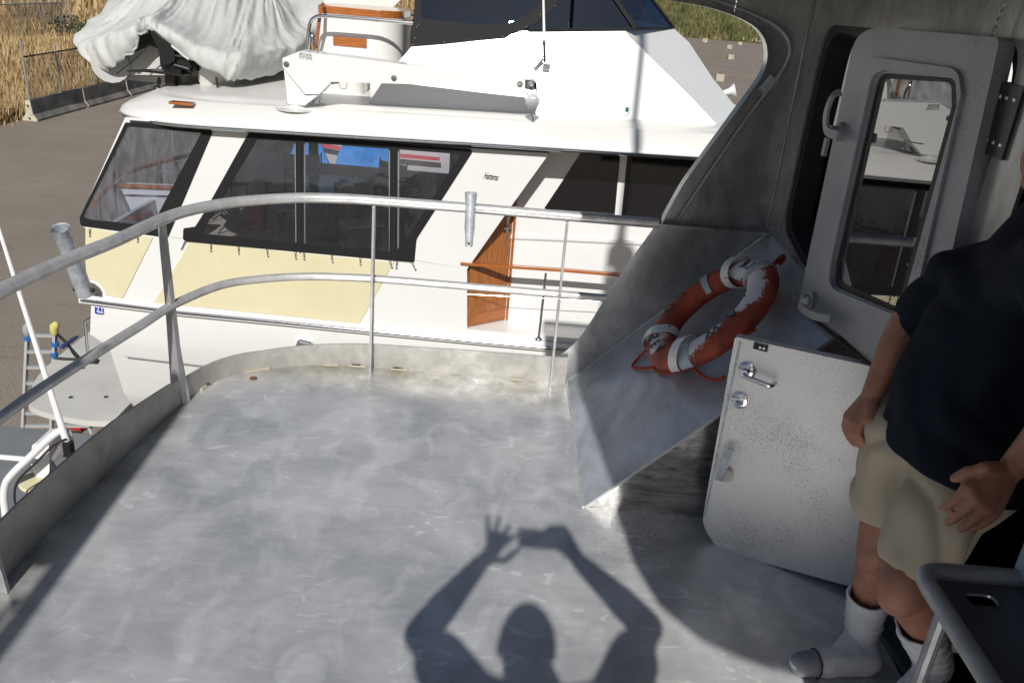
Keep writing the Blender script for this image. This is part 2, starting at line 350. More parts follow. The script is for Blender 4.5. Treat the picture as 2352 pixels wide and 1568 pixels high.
blades('bank_vegetation', pts, 1.5, .3, strawm('bank_green', [(.3, (.05, .06, .02)), (.48, (.10, .11, .04)), (.6, (.20, .17, .08)), (.75, (.34, .26, .14))], .25), 'green and yellow scrub growing along the far shore')
pts = [( -20.55+random.gauss(0, .25), random.uniform(28, 60), GZ) for k in range(500)]+[(-20.1+random.gauss(0, .15), random.choice((36.5, 41, 46))+random.gauss(0, .4), GZ) for k in range(120)]
blades('weeds', pts, .22, .03, STRAW, 'short brown weeds along the foot of the barriers')

# concrete barriers with chain link panels on top
CONC = mat('barrier_concrete', (.20, .19, .175), .85, 0, .3, (20, .4), (1.6, .45, (1, 1, 1)))
CONCE = mat('pale_concrete', (.50, .46, .36), .8, 0, .3, (20, .3), (3, .2, (1, 1, 1)))
FEN = mat('fence_steel', (.34, .34, .33), .5, .4, .5)
def chainlink():
    m = bpy.data.materials.new('chain_link'); m.use_nodes = True; n = m.node_tree.nodes; l = m.node_tree.links; p = n['Principled BSDF']; p.inputs['Base Color'].default_value = (.16, .15, .15, 1); p.inputs['Metallic'].default_value = .3
    c = n.new('ShaderNodeTexCoord').outputs['Object']; sx = n.new('ShaderNodeSeparateXYZ'); l.new(c, sx.inputs[0]); fs = []
    h = math_node(n, l, 'ADD', sx.outputs[0], sx.outputs[1])
    for op in ('ADD', 'SUBTRACT'):
        q = math_node(n, l, op, h, sx.outputs[2]); q = math_node(n, l, 'MULTIPLY', q, 11.); q = math_node(n, l, 'FRACT', q); fs.append(math_node(n, l, 'LESS_THAN', q, .19))
    k = math_node(n, l, 'MAXIMUM', fs[0], fs[1]); t = n.new('ShaderNodeBsdfTransparent'); mx = n.new('ShaderNodeMixShader'); l.new(k, mx.inputs[0]); l.new(t.outputs[0], mx.inputs[1]); l.new(p.outputs[0], mx.inputs[2]); l.new(mx.outputs[0], n['Material Output'].inputs[0]); return m
LINK = chainlink()
prof = [(-.3, 0), (-.3, .08), (-.15, .27), (-.10, .82), (.10, .82), (.15, .27), (.3, .08), (.3, 0)]
L0 = 4.1
def barrier(y0, x0, label, end=False):
    t = thing('concrete_barrier', label, 'barrier', (x0, y0, GZ), 'concrete barriers along the dry grass')
    b = MB().sheet([[(x0+a, y0, GZ+z) for a, z in prof]], (0, L0-.05, 0)); obj('barrier_body', b, CONC, t)
    e = MB().sheet([[(x0+a*.98, y0-.03, GZ+.01+z*.99) for a, z in prof]], (0, .028, 0)); obj('barrier_end', e, CONCE, t)
    for zz in (.12, .62):
        obj('lifting_bolt', MB().lathe([(.035, 0), (.035, .04)], (x0, y0-.05, GZ+zz), (0, -1, 0), 8), RUB, t)
bl = ['nearest concrete barrier with a pale bolted end', 'second concrete barrier from the pale bolted end', 'third concrete barrier from the pale bolted end', 'fourth concrete barrier, partly behind the covered dinghy', 'farthest concrete barrier in the row behind the dinghy']
for i in range(5): barrier(33.6+L0*i, -20.1+.03*i, bl[i])
tf = thing('chain_link_fence', 'grey chain link fence standing on the row of concrete barriers', 'fence', (-20.1, 33.7, GZ+.82))
for i, yy in enumerate([33.7, 36.1, 39.0, 39.35, 42.4, 45.5, 46., 49.5, 53]):
    obj('post', MB().tube([(-20.1, yy, GZ+.7), (-20.1, yy, GZ+(3.1 if i in (0, 2, 3) else 2.75))], .04, 8), FEN, tf)
obj('top_rail', MB().tube([(-20.1, 33.7, GZ+2.45), (-20.1, 53, GZ+2.6)], .03, 6), RUB, tf)
obj('mesh', MB().add([(-20.1, 33.7, GZ+.83), (-20.1, 53, GZ+.83), (-20.1, 53, GZ+2.6), (-20.1, 33.7, GZ+2.45)], [(0, 1, 2, 3)]), LINK, tf)
def farfence(pts_, h, label, posts):
    t = thing('chain_link_fence', label, 'fence', pts_[0])
    for i in range(len(pts_)-1):
        a, b = V(pts_[i]), V(pts_[i+1])
        obj('mesh', MB().add([a, b, b+V((0, 0, h)), a+V((0, 0, h))], [(0, 1, 2, 3)]), LINK, t)
        obj('top_rail', MB().tube([a+V((0, 0, h)), b+V((0, 0, h))], .045, 6), FEN, t)
        for k in range(posts+1):
            p = a.lerp(b, k/posts); obj('post', MB().tube([p, p+V((0, 0, h+.05))], .055, 6), FEN, t)
A = UZ(0, 88, -4.6); B = UZ(148, 75, -4.6); Cc = UZ(165, 62, -4.4); D_ = UZ(30, 42, -4.4)
farfence([A, B], 2.1, 'near side of the fenced enclosure in the dry grass', 3)
farfence([Cc, D_], 2.1, 'far side of the fenced enclosure in the dry grass', 2)
# shrub patch near enclosure corner
def shrub(name, c, r_, n_, m, label):
    mb = MB()
    for k in range(n_):
        d = V((random.gauss(0, 1), random.gauss(0, 1), abs(random.gauss(0, .8)))); d = d.normalized()*r_*random.random()**.4; d.z *= .6
        p = V(c)+d; s_ = random.uniform(.08, .2)*r_*.5; a = V((random.uniform(-1, 1), random.uniform(-1, 1), random.uniform(-1, 1))).normalized()*s_; b = a.orthogonal().normalized()*s_*.6
        mb.add([p-a, p+b, p+a, p-b], [(0, 1, 2, 3)])
    t = thing(name, label, 'shrub', c)
    obj('foliage', mb, m, t); obj('stem', MB().tube([V(c)-V((0, 0, .2)), V(c)+V((.05, 0, r_*.4))], [.06, .02], 6), RUB, t)
SHM = mat('shrub_green', (.07, .08, .05), .9, 0, .2, None, (1, .5, (1, 1, 1)))
shrub('shrub', UZ(165, 72, -4.5), 1.9, 260, SHM, 'dark scrubby bush at the corner of the fenced enclosure')
shrub('shrub', UZ(225, 20, -4.2), 1.5, 160, SHM, 'small dark bush on the dry slope left of the dinghy cover')
# concrete blocks on the far yard
BLK = mat('block_concrete', (.42, .37, .29), .85, 0, .3, (8, .4), (2, .25, (1, 1, 1)))
for x, y, s_, lb in [(1652, 187, 0.5, 'nearest concrete block on the yard beyond the yacht'), (1677, 137, 0.48, 'concrete block second nearest to the yacht, on the yard'), (1676, 113, 0.48, 'concrete block third from the yacht, in the middle of the row'), (1619, 98, 0.52, 'left concrete block by the row of timbers'), (1700, 104, 0.4, 'farthest right concrete block below the timbers')]:
    p = UZ(x, y, GZ); t = thing('concrete_block', lb, 'block', p, 'concrete blocks scattered on the yard'); a = random.uniform(-.5, .5)
    ax = V((math.cos(a), math.sin(a), 0))*s_*.72; ay = V((-math.sin(a), math.cos(a), 0))*s_*.6
    obj('block_body', MB().obox(p+V((0, 0, s_*.6)), ax, ay, V((0, 0, s_*.6))), BLK, t, bevel=.05)
    obj('lifting_loop', MB().tube([p+V((-.12, 0, s_*1.2)), p+V((-.1, 0, s_*1.35)), p+V((.1, 0, s_*1.35)), p+V((.12, 0, s_*1.2))], .02, 6), RUB, t)
TIM = mat('weathered_timber', (.34, .28, .20), .85, 0, .2, None, (1.2, .4, (.4, 4, 4)))
RUST = mat('rusty_steel', (.16, .085, .05), .8, .2, .3, None, (.8, .4, (1, 1, 1)))
for i, (x0, y0, x1, y1, rr, mm, lb) in enumerate([(1560, 80, 1650, 86, .28, TIM, 'pale log lying at the left end of the far shore line'), (1640, 88, 1755, 100, .25, TIM, 'long pale plank stack along the far shore'), (1660, 80, 1725, 86, .5, RUST, 'rusty brown beam heap behind the pale planks'), (1722, 88, 1760, 94, .45, BLACK, 'dark beam heap at the right end of the far shore')]):
    a, b = UZ(x0, y0, GZ), UZ(x1, y1, GZ); mb = MB()
    for k in range(4): o_ = V((random.uniform(-.6, .6), k*1.1-1.5, rr*(1+k % 2))); mb.tube([a.lerp(b, random.uniform(0, .15))+o_, a.lerp(b, .5)+o_+V((0, 0, .05)), a.lerp(b, random.uniform(.85, 1))+o_], [rr, rr*.95, rr*.8], 7)
    tag(obj('timber_pile', mb, mm), lb, 'timber')

# ================================================================ THE ALUMINIUM BOAT UNDERFOOT
WB = thing('aluminium_workboat', 'bare aluminium boat with curved railing, open deck and wheelhouse in shade', 'boat', (0, 0, 0))
CO = [(-1.445, -2.6), (-1.445, .5), (-1.445, 1.9), (-1.432, 2.4), (-1.405, 2.72), (-1.37, 3.04), (-1.325, 3.25), (-1.235, 3.385), (-1.12, 3.465), (-.97, 3.53), (-.81, 3.563), (-.65, 3.572), (-.2, 3.572), (.27, 3.572)]
CS = [p.to_2d() for p in spline([(x, y, 0) for x, y in CO], 5)]
def nrm(i, P=CS):
    a, b = P[max(i-1, 0)], P[min(i+1, len(P)-1)]; t = (b-a).normalized(); return V((-t.y, t.x))       # outward
dk = MB().sheet([[(p.x, p.y, 0) for p in CS]+[(.27, 3.59, 0), (1.5, 3.59, 0), (1.5, 2.0, 0), (1.2, 2.0, 0), (1.2, 1.1, 0), (3.4, 1.1, 0), (3.4, -2.6, 0)]], (0, 0, -.03))
obj('deck', dk, DECK, WB)
HTAB = [(-1.445, -2.6, .19), (-1.445, 2.1, .188), (-1.42, 2.6, .172), (-1.385, 3.0, .13), (-1.33, 3.25, .10), (-1.15, 3.45, .095), (-.95, 3.53, .105), (-.65, 3.57, .122), (-.2, 3.57, .132), (.27, 3.57, .137)]
def HT_(p):                                              # coaming height: higher along the side, lowest round the corner
    key = lambda x, y: (y if x < -1.36 else 3.1+(x+1.36)*1.0); ks = [key(a, b) for a, b, _ in HTAB]; return float(np.interp(key(p.x, p.y), ks, [h for _, _, h in HTAB]))
mb = MB(); rows = []
for i, p in enumerate(CS):
    n_ = nrm(i); k = (max(0, min(1, (p.x-.0)/.27)))
    hh = HT_(p); rows.append([(p.x, p.y, 0), (p.x, p.y, hh), (p.x+n_.x*.007, p.y+n_.y*.007, hh), (p.x+n_.x*.012, p.y+n_.y*.012, -.01)])
obj('coaming', MB().grid(rows, True), COAM, WB, smooth=True, sharp=50)
# sealant blobs along the coaming foot
mb = MB()
for k in range(11):
    i = random.randrange(28, len(CS)-1); p = CS[i].lerp(CS[i+1], random.random()); n_ = nrm(i); t = V((n_.y, -n_.x)); L = random.uniform(.012, .045)
    mb.obox((p.x-n_.x*.006, p.y-n_.y*.006, .006), (t.x*L, t.y*L, 0), (n_.x*.006, n_.y*.006, 0), (0, 0, .005))
obj('sealant', mb, mat('old_sealant', (.42, .39, .31), .7), WB, smooth=True)['kind'] = 'stuff'
# hull under the deck
mb = MB(); rows = []
for i, p in enumerate(CS):
    n_ = nrm(i); rows.append([(p.x+n_.x*.012, p.y+n_.y*.012, -.03), (p.x*.97, p.y*.985, -1.2), (p.x*.9, p.y*.93, -3.0), (p.x*.6, p.y*.6, -4.3)])
obj('hull', mb.grid(rows), ALU, WB, smooth=True)
# railing
RT = [(-1.505, -2.6, .81), (-1.505, 0, .81), (-1.50, 1.4, .81), (-1.487, 2.2, .81), (-1.455, 2.5, .81), (-1.405, 2.75, .81), (-1.355, 3.1, .81), (-1.25, 3.31, .81), (-1.11, 3.44, .81), (-.95, 3.53, .81), (-.77, 3.575, .81), (-.63, 3.585, .81), (-.23, 3.597, .81), (.19, 3.6, .81), (.605, 3.605, .81)]
RTs = spline(RT, 6); obj('top_rail', MB().tube(RTs, .0225, 16), ALU_RAIL, WB, smooth=True)
RM = [(-1.505, -2.6, .44), (-1.505, 0, .44), (-1.505, 1.4, .44), (-1.50, 2.1, .44), (-1.455, 2.55, .44), (-1.41, 2.86, .44), (-1.375, 3.1, .44), (-1.28, 3.35, .44), (-1.14, 3.47, .44), (-.966, 3.55, .44), (-.77, 3.588, .44), (-.57, 3.602, .44), (-.17, 3.604, .44), (.415, 3.604, .44)]
obj('middle_rail', MB().tube(spline(RM, 6), .018, 14), ALU_RAIL, WB, smooth=True)
def post(px, py, nx, ny, d0, d1, th, out=.0, gus=False):
    n_ = V((nx, ny, 0)).normalized(); t = V((-n_.y, n_.x, 0)); b = V((px, py, 0))
    pr = [(0, 0), (d0, 0), (.045+d1-out, .79), (.0-out+.012, .79)] if not gus else [(-.01, .0), (d0, 0), (.02+d1-out, .79), (-out, .79), (-out, .45)]
    o = obj('rail_post', MB().sheet([[b-n_*a+V((0, 0, z))-t*th/2 for a, z in pr]], t*th), ALU, WB, bevel=.0015)
    if gus:
        pr = [(.012, 0), (.05, 0), (.02, .27)]
        obj('gusset', MB().sheet([[b-n_*a+V((0, 0, z+.002))-t*(th/2+.018) for a, z in pr]], t*.016), ALU_RAIL, o)
post(-.656, 3.566, 0, 1, .052, .0, .011, .035); post(.199, 3.568, 0, 1, .05, .0, .011, .04)
post(-1.402, 3.085, -.95, .30, .048, .0, .026, -.004, True)
post(-1.447, 1.885, -1, .02, .045, .0, .016, .056, False); post(-1.445, .9, -1, 0, .10, .0, .016, .058, True); post(-1.445, -.2, -1, 0, .10, .0, .016, .058, True); post(-1.445, -1.4, -1, 0, .10, .0, .016, .058, True)
obj('shadow_pole', MB().tube([(-1.385, -3.2, 2.12), (-1.415, -1.1, 2.12), (-1.49, .42, 2.12)], [.034, .032, .028], 14), ALU, WB, smooth=True); obj('shadow_roll', MB().tube([(-1.475, -.72, 2.07), (-1.485, -.68, 2.07), (-1.53, .30, 2.07), (-1.535, .34, 2.07)], [.02, .052, .048, .02], 14), CANVAS, WB, smooth=True); obj('shadow_pole_collar', MB().tube([(-1.40, -2.4, 2.12), (-1.401, -2.3, 2.12)], .045, 14), ALU, WB, smooth=True)  # added out of view: pole and roll cast the shadow band along the coaming
[obj('shadow_pole_support', MB().tube([(x_, y_, .82), (x_, y_, 2.08)], .018, 10), ALU, WB, smooth=True) for x_, y_ in ((-1.47, -2.55), (-1.47, -.9))]  # uprights for the added shadow-casting pole
# rod holders
a, b = UY(138, 524, 2.62), UY(196, 675, 2.72)
h = MB(); d = (b-a).normalized(); rows = []
rh = thing('rod_holder', 'galvanised tube rod holder outside the rail over the yard', 'rod holder', b, 'rod holders on the railing')
obj('tube', MB().tube([a, a+d*.005, b], [.031, .028, .028], 20, False), GALV, rh, smooth=True)
obj('inner_tube', MB().tube([a+d*.002, b], [.0255, .0255], 20, False), GALV, rh, smooth=True); obj('bolt', MB().lathe([(.009, 0), (.009, .07), (.004, .074)], b-d*.02-V((.035, 0, 0)), (1, 0, 0), 10), RUB, rh)
a, b = UY(1082, 443, 3.57), UY(1077, 565, 3.57)
rh = thing('rod_holder', 'flared galvanised rod holder clamped to the rail before the yacht', 'rod holder', b, 'rod holders on the railing')
T = lambda t: a.lerp(b, t)
obj('tube', MB().tube([T(0), T(.03), T(.08), T(.2), T(.46), T(.62), T(.9), T(.97), T(1)], [.0275, .0265, .0255, .0235, .0225, .0235, .0175, .0175, .0165], 22, False), GALV, rh, smooth=True)
obj('inner_tube', MB().tube([T(.003), T(.2), T(.9)], [.0262, .022, .015], 22, False), GALV, rh, smooth=True); obj('bolt', MB().lathe([(.005, 0), (.005, .004)], T(.93)-V((0, .0175, 0)), (0, -1, 0), 10), RUST, rh)
# drain hole in deck
p = UZ(582, 869, .001); obj('drain', MB().lathe([(.017, 0), (.017, .003), (.012, .004)], p, (0, 0, 1), 18), RUST, WB)
# ---- side plate with the cut-away window bracket, on the ship's side
YS = 3.60
Q = lambda x, y: UY(x, y, YS)
low = [(1284, 818), (1300, 806), (1318, 790), (1338, 768), (1362, 732), (1400, 670), (1450, 595), (1505, 520), (1514, 513), (1760, 529)]
lo = [Q(*p) for p in low]; lo = [V((p.x, YS, p.z)) for p in lo]
lo = [V((.20, YS, .0)), V((.20, YS, .135))]+lo+[V((1.085, YS, .82)), V((1.085, YS, .0))]
obj('bulwark', MB().sheet([lo], (0, .008, 0)), ALU_DARK, WB)
edge = [(1512, 512), (1560, 425), (1600, 368), (1650, 300), (1690, 245), (1720, 205), (1744, 168), (1755, 130), (1750, 92), (1728, 62), (1690, 40), (1640, 22), (1590, 10), (1530, 0), (1440, -14), (1371, -24)]
es = spline([Q(*p) for p in edge], 4)
top = [V((p.x, YS, p.z)) for p in es]
obj('window_bracket', MB().sheet([top+[V((.14, YS, 1.76)), V((.14, YS, 1.9)), V((1.085, YS, 1.9)), V((1.085, YS, .824)), V((.60, YS, .824))]], (0, .008, 0)), ALU_DARK, WB)
rows = [[p+V((0, -.0, 0)), p+V((0, -.055, 0)), p+V((.006, -.055, -.0)), p+V((.006, 0, 0))] for p in es]
obj('bracket_flange', MB().grid(rows, True), ALU_DARK, WB, smooth=True)
bead = [(1556, 502), (1600, 437), (1660, 348), (1720, 262), (1775, 190), (1806, 140), (1812, 105), (1798, 75), (1765, 50), (1700, 22), (1640, 0), (1570, -22)]
bs = spline([Q(*p) for p in bead], 4); bs = [V((p.x, YS-.012, p.z)) for p in bs]
obj('bead_tube', MB().tube(bs, .009, 10), ALU, WB, smooth=True)
obj('clip', MB().obox(bs[16]+V((-.02, .004, -.01)), (.02, 0, .03), (0, .006, 0), (.02, 0, -.012)), GALV, WB)
obj('sill_lip', MB().box((.60, 3.545, .812), (1.085, 3.598, .824)), ALU_DARK, WB)
# ---- sloping locker
a45 = V((.285, 0, 0)); S1 = V((1.105, 0, .825))
pan = MB().add([(.275, YS-.002, .0), (.31, 2.56, .0), (1.105, 2.56, .80), (1.095, YS-.002, .82), (.275, YS-.002, -.01), (.31, 2.56, -.01), (1.115, 2.56, .79), (1.105, YS-.002, .81)], [(0, 1, 2, 3), (4, 7, 6, 5), (0, 4, 5, 1), (1, 5, 6, 2), (2, 6, 7, 3), (3, 7, 4, 0)])
lk = obj('sloping_locker', pan, alu('locker_aluminium', (.42, .44, .49), .36, .3, 2.6, .3, (1, 1, 2.5)), WB)
obj('locker_side', MB().sheet([[(.313, 2.562, .0), (1.6, 2.562, .0), (1.6, 2.562, .81), (1.105, 2.562, .798)]], (0, .008, 0)), alu('reflection_streak_side', (.34, .335, .32), .24, .8, 6, .8, (.8, 1, 5), (5, .5)), WB)  # high-contrast colour streaks stand in for bright rippled reflections
obj('weld_seam', MB().tube([(.288, YS-.006, .01), (1.09, YS-.006, .815)], .004, 6).tube([(.315, 2.558, .004), (1.105, 2.558, .80)], .003, 6).tube([(.278, YS, .002), (.312, 2.56, .002)], .005, 6).tube([(1.35, 2.558, .02), (1.35, 2.558, .79)], .004, 6), ALU_RAIL, WB, smooth=True)
# ---- aft bulkhead of the wheelhouse, x = 1.08
XB = 1.08
def yzpoly(pts, r): return [(XB, p[0], p[1]) for p in rnd(pts, r, 6)]
outer = [(XB, 3.592, .826), (XB, 3.592, 1.9), (XB, .2, 1.9), (XB, .2, .0), (XB, 1.1, .0), (XB, 1.1, 1.80), (XB, 1.84, 1.80), (XB, 1.84, .826)]
hole = yzpoly([(3.40, .90), (3.40, 1.685), (1.99, 1.715), (1.99, .835), (3.05, .835)], [.10, .12, .1, .04, .15])
BH = obj('wheelhouse_bulkhead', MB().sheet([outer, hole], (.01, 0, 0)), ALU_DARK, WB)
hole2 = yzpoly([(3.36, .92), (3.36, 1.66), (2.02, 1.69), (2.02, .85), (3.03, .85)], [.10, .12, .1, .04, .15])
obj('opening_seal', MB().sheet([[(XB+.012, y, z) for _, y, z in hole], [(XB+.012, y, z) for _, y, z in hole2]], (.09, 0, 0)), RUB, BH)
obj('corner_weld', MB().tube([(XB-.003, YS-.004, .83), (XB-.003, YS-.004, 1.9)], .004, 6), ALU, WB)
# wheelhouse shell: side wall with window, far walls, floor, roof
sw_out = [(1.092, YS, .83), (1.092, YS, 1.9), (3.6, YS, 1.9), (3.6, YS, .0), (1.092, YS, .0)]
wh = [(p[0], YS, p[1]) for p in rnd([(1.235, 1.22), (1.235, 1.70), (2.3, 1.70), (2.3, 1.22)], .12, 6)]
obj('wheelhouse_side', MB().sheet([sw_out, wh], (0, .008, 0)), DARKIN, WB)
obj('window_seal', MB().sheet([[(p[0]+(.03 if p[0] < 1.7 else -.03)*0, YS-.02, p[2]) for p in wh], [(p[0]*.985+.027, YS-.02, (p[2]-1.46)*.93+1.46) for p in wh]], (0, .015, 0)), RUB, WB)
mb = MB().box((3.6, .2, -.7), (3.62, 3.6, 1.9)); mb.box((1.15, 3.602, -.74), (3.62, 3.62, -.001)); mb.box((1.125, 2.575, -.72), (1.135, 3.6, .8)); mb.box((1.14, 1.1, -.74), (1.2, 1.115, -.03)); mb.box((3.4, -.0, -.74), (3.41, 1.1, 0)); mb.box((1.09, .18, -.7), (3.6, .2, 1.9)); mb.box((1.21, 1.12, -.74), (3.6, 3.6, -.7))
obj('wheelhouse_interior', mb, DARKIN, WB)
obj('helm_seat', MB().box((2.1, 2.3, -.7), (2.5, 2.8, .75)).box((2.42, 2.3, .75), (2.52, 2.8, 1.35)), mat('seat_vinyl', (.05, .05, .055), .5), WB, bevel=.04)
rf = [(.14, 3.66), (.20, 2.2), (.23, 1.0), (.30, .3), (.345, -.05), (.375, -.28), (.43, -.46), (.54, -.60), (.70, -.68), (.95, -.72), (3.7, -.75), (3.7, 3.66)]
obj('wheelhouse_roof', MB().sheet([[(x, y, 1.9) for x, y in rf]], (0, 0, .05)), ALU_DARK, WB, bevel=.01)
# door sill strip
obj('door_sill', MB().obox((1.235, 1.93, .012), (.035, 0, 0), (-.10, .75, 0), (0, 0, .012)), mat('teal_paint', (.06, .10, .11), .45, .1), WB)
# hinge plates of upper door and hanging chains
hp = obj('hinge', MB().box((XB-.008, 1.93, 1.46), (XB-.001, 2.035, 1.62)), mat('dark_hinge', (.05, .05, .052), .35, .6), WB)
obj('hinge_pin', MB().tube([(XB-.018, 2.045, 1.45), (XB-.018, 2.045, 1.63)], .010, 10), CHROME, hp, smooth=True)
mb = MB()
for yy in (1.95, 1.985, 2.015):
    for zz in (1.49, 1.59): mb.lathe([(.006, 0), (.004, .003)], (XB-.008, yy, zz), (-1, 0, 0), 10)
obj('hinge_screws', mb, STEEL, hp)
def chain(name, p, q, n_):
    mb = MB()
    for i in range(n_):
        c = V(p).lerp(V(q), (i+.5)/n_); d = (V(q)-V(p)).normalized(); s_ = d.cross(V((0, 1, 0) if i % 2 else (1, 0, 0))).normalized(); L = (V(q)-V(p)).length/n_*.72
        mb.tube([c+d*L*math.cos(t)+s_*L*.55*math.sin(t) for t in [k*2*math.pi/10 for k in range(11)]], .0018, 5, False)
    obj(name, mb, STEEL, WB, smooth=True)
chain('chain', (1.06, 2.07, 1.84), (1.055, 2.10, 1.706), 14)
chain('chain', tuple(Q(1692, -14)-V((0, .02, 0))), tuple(Q(1684, 28)-V((0, .02, 0))), 7)
# ---- upper door, its latch edge standing a little off the bulkhead
AD = R(2); dd = V((-math.sin(AD), math.cos(AD), 0)); dn = V((-math.cos(AD), -math.sin(AD), 0)); H0 = V((XB-.035, 2.05, 0))
def DW(s_, z, o=0.): return H0+dd*s_+V((0, 0, z))+dn*o
def DP(pts, o=0.): return [PL(x, y, H0+dn*o, dn) for x, y in pts]
go = rnd([(2022, 180), (2185, 190), (2186, 245), (2061, 706), (1925, 645), (1930, 600)], [22, 14, 2, 16, 26, 2], 8)
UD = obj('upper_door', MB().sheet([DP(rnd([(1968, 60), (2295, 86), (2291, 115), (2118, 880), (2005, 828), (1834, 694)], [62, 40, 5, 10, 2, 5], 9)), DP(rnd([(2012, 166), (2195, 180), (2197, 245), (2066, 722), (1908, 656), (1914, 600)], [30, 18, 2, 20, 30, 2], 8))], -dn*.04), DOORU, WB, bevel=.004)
o1 = rnd([(1985, 128), (2200, 158), (2207, 215), (2085, 760), (1880, 668), (1890, 600)], [48, 40, 2, 36, 36, 2], 9); i1 = rnd([(2005, 160), (2197, 176), (2199, 245), (2067, 728), (1902, 660), (1908, 600)], [32, 20, 2, 22, 32, 2], 9)
wf = obj('window_frame', MB().sheet([DP(o1, .009), DP(i1, .009)], -dn*.008), DOORU, UD, bevel=.003)
obj('gasket', MB().sheet([DP(rnd([(2011, 165), (2196, 179), (2198, 245), (2066, 723), (1907, 657), (1913, 600)], [30, 18, 2, 20, 30, 2], 8), -.012), DP(go, -.012)], -dn*.012), RUB, wf)
obj('glass', MB().sheet([DP(go, -.014)], -dn*.006), DOORGLASS, wf)
def dog(cx_, cy_, tips, par):
    c = DP([(cx_, cy_)])[0]; o = obj('latch_handle', MB().lathe([(.030, 0), (.030, .014), (.018, .018), (.018, .04)], c, dn, 24), DOORU, par, smooth=True)
    P = spline([q for q in [DP([t], h)[0] for t, h in tips]], 4); rows = []
    for i, q in enumerate(P):
        d = (P[min(i+1, len(P)-1)]-P[max(i-1, 0)]).normalized(); s2 = dn.cross(d).normalized(); rows.append([q-s2*.014-dn*.005, q+s2*.014-dn*.005, q+s2*.014+dn*.005, q-s2*.014+dn*.005])
    m_ = MB().grid(rows, True); n_ = len(m_.v); m_.f += [(0, 1, 2, 3), (n_-4, n_-3, n_-2, n_-1)]; obj('lever', m_, DOORU, o, bevel=.003, smooth=True)
dog(1934, 303, [((1926, 312), .045), ((1900, 300), .055), ((1898, 262), .06), ((1912, 222), .05), ((1930, 213), .03)], UD)
dog(1868, 690, [((1858, 690), .05), ((1838, 700), .055), ((1852, 716), .06), ((1880, 728), .06), ((1908, 732), .045)], UD)
p = DP([(1836, 682), (1850, 690)], .01); obj('catch_plate', MB().obox(DP([(1826, 684)], .004)[0], dd*.018, V((0, 0, .014)), dn*.006), DOORU, UD)
obj('catch_plate', MB().obox(DP([(1896, 338)], .004)[0], dd*.012, V((0, 0, .03)), dn*.006), DOORU, UD)
sb = DP([(1836, 706), (2010, 846)], -.005); obj('seal_strip', MB().tube([sb[0], sb[1]], .006, 6), RUB, UD)
sb = DP([(1850, 712), (2010, 862)], -.0); obj('drip_rail', MB().tube([sb[0]+V((.05, 0, 0)), sb[1]+V((.05, 0, 0))], .012, 4), ALU, WB)
# ---- lower door, swung open towards the deck
L1 = V((.700, 2.435, 0)); L2 = V((1.20, 2.185, 0)); ld = (L2-L1).normalized(); ln = V((ld.y, -ld.x, 0)); ln = ln if ln.y < 0 else -ln
def LW(s_, z, o=0.): return L1+ld*s_+V((0, 0, z))+ln*o
def LP(x, y, o=0.):
    q = PL(x, y, L1+ln*o, ln)-L1; return (q.dot(ld), q.z)
poly = [LP(1688, 773), LP(2030, 847), LP(1985, 1349), LP(1940, 1343), LP(1650, 1262), LP(1611, 1205)]
print('lower door', [tuple(round(a, 3) for a in p) for p in poly])
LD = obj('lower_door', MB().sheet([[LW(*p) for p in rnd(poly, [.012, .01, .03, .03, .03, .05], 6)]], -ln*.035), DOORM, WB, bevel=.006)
s0, z0 = LP(1748, 796); kb = obj('lock_block', MB().obox(LW(s0, z0, .004), ld*.022, V((0, 0, .010)), ln*.004), BLACK, LD)
mb = MB()
for q in (-.001, .011): mb.lathe([(.005, 0), (.004, .002)], LW(s0+q, z0, .008), ln, 12)
obj('screws', mb, CHROME, kb)
s0, z0 = LP(1716, 850); hd = obj('door_handle', MB().lathe([(.0, 0), (.029, 0), (.029, .006), (.024, .010), (.013, .013), (.012, .035)], LW(s0, z0), ln, 28), CHROME, LD, smooth=True)
obj('lever', MB().tube(spline([LW(s0, z0, .03), LW(s0+.01, z0-.004, .042), LW(s0+.05, z0-.008, .044), LW(s0+.085, z0-.012, .042), LW(s0+.095, z0-.008, .022)], 4), [.008]*17, 12), CHROME, hd, smooth=True)
s0, z0 = LP(1700, 918); lk2 = obj('deadbolt', MB().lathe([(.0, 0), (.027, 0), (.027, .008), (.020, .012), (.0, .012)], LW(s0, z0), ln, 28), CHROME, LD, smooth=True)
obj('thumb_turn', MB().obox(LW(s0+.003, z0-.004, .018), ld*.013, V((0, 0, .0035)), ln*.008), STEEL, lk2, bevel=.001)
s0, z0 = LP(1668, 1085); dg_ = obj('latch_handle', MB().lathe([(.024, 0), (.024, .02), (.0, .02)], LW(s0+.004, z0), ln, 24), ALU_RAIL, LD, smooth=True)
rows = []
for k in range(9):
    t = k/8; q = LW(s0-.015+.02*t, z0-.02+.13*t, .03+.012*math.sin(t*2.9)); rows.append([q-ld*.013-ln*.004, q+ld*.013-ln*.004, q+ld*.013+ln*.004, q-ld*.013+ln*.004])
m_ = MB().grid(rows, True); m_.f += [(0, 1, 2, 3), (32, 33, 34, 35)]; obj('lever', m_, GALV, dg_, bevel=.002)
obj('rub_strip', MB().obox(LW(.02, .43, .002), ld*.004, V((0, 0, .33)), ln*.002), GALV, LD)
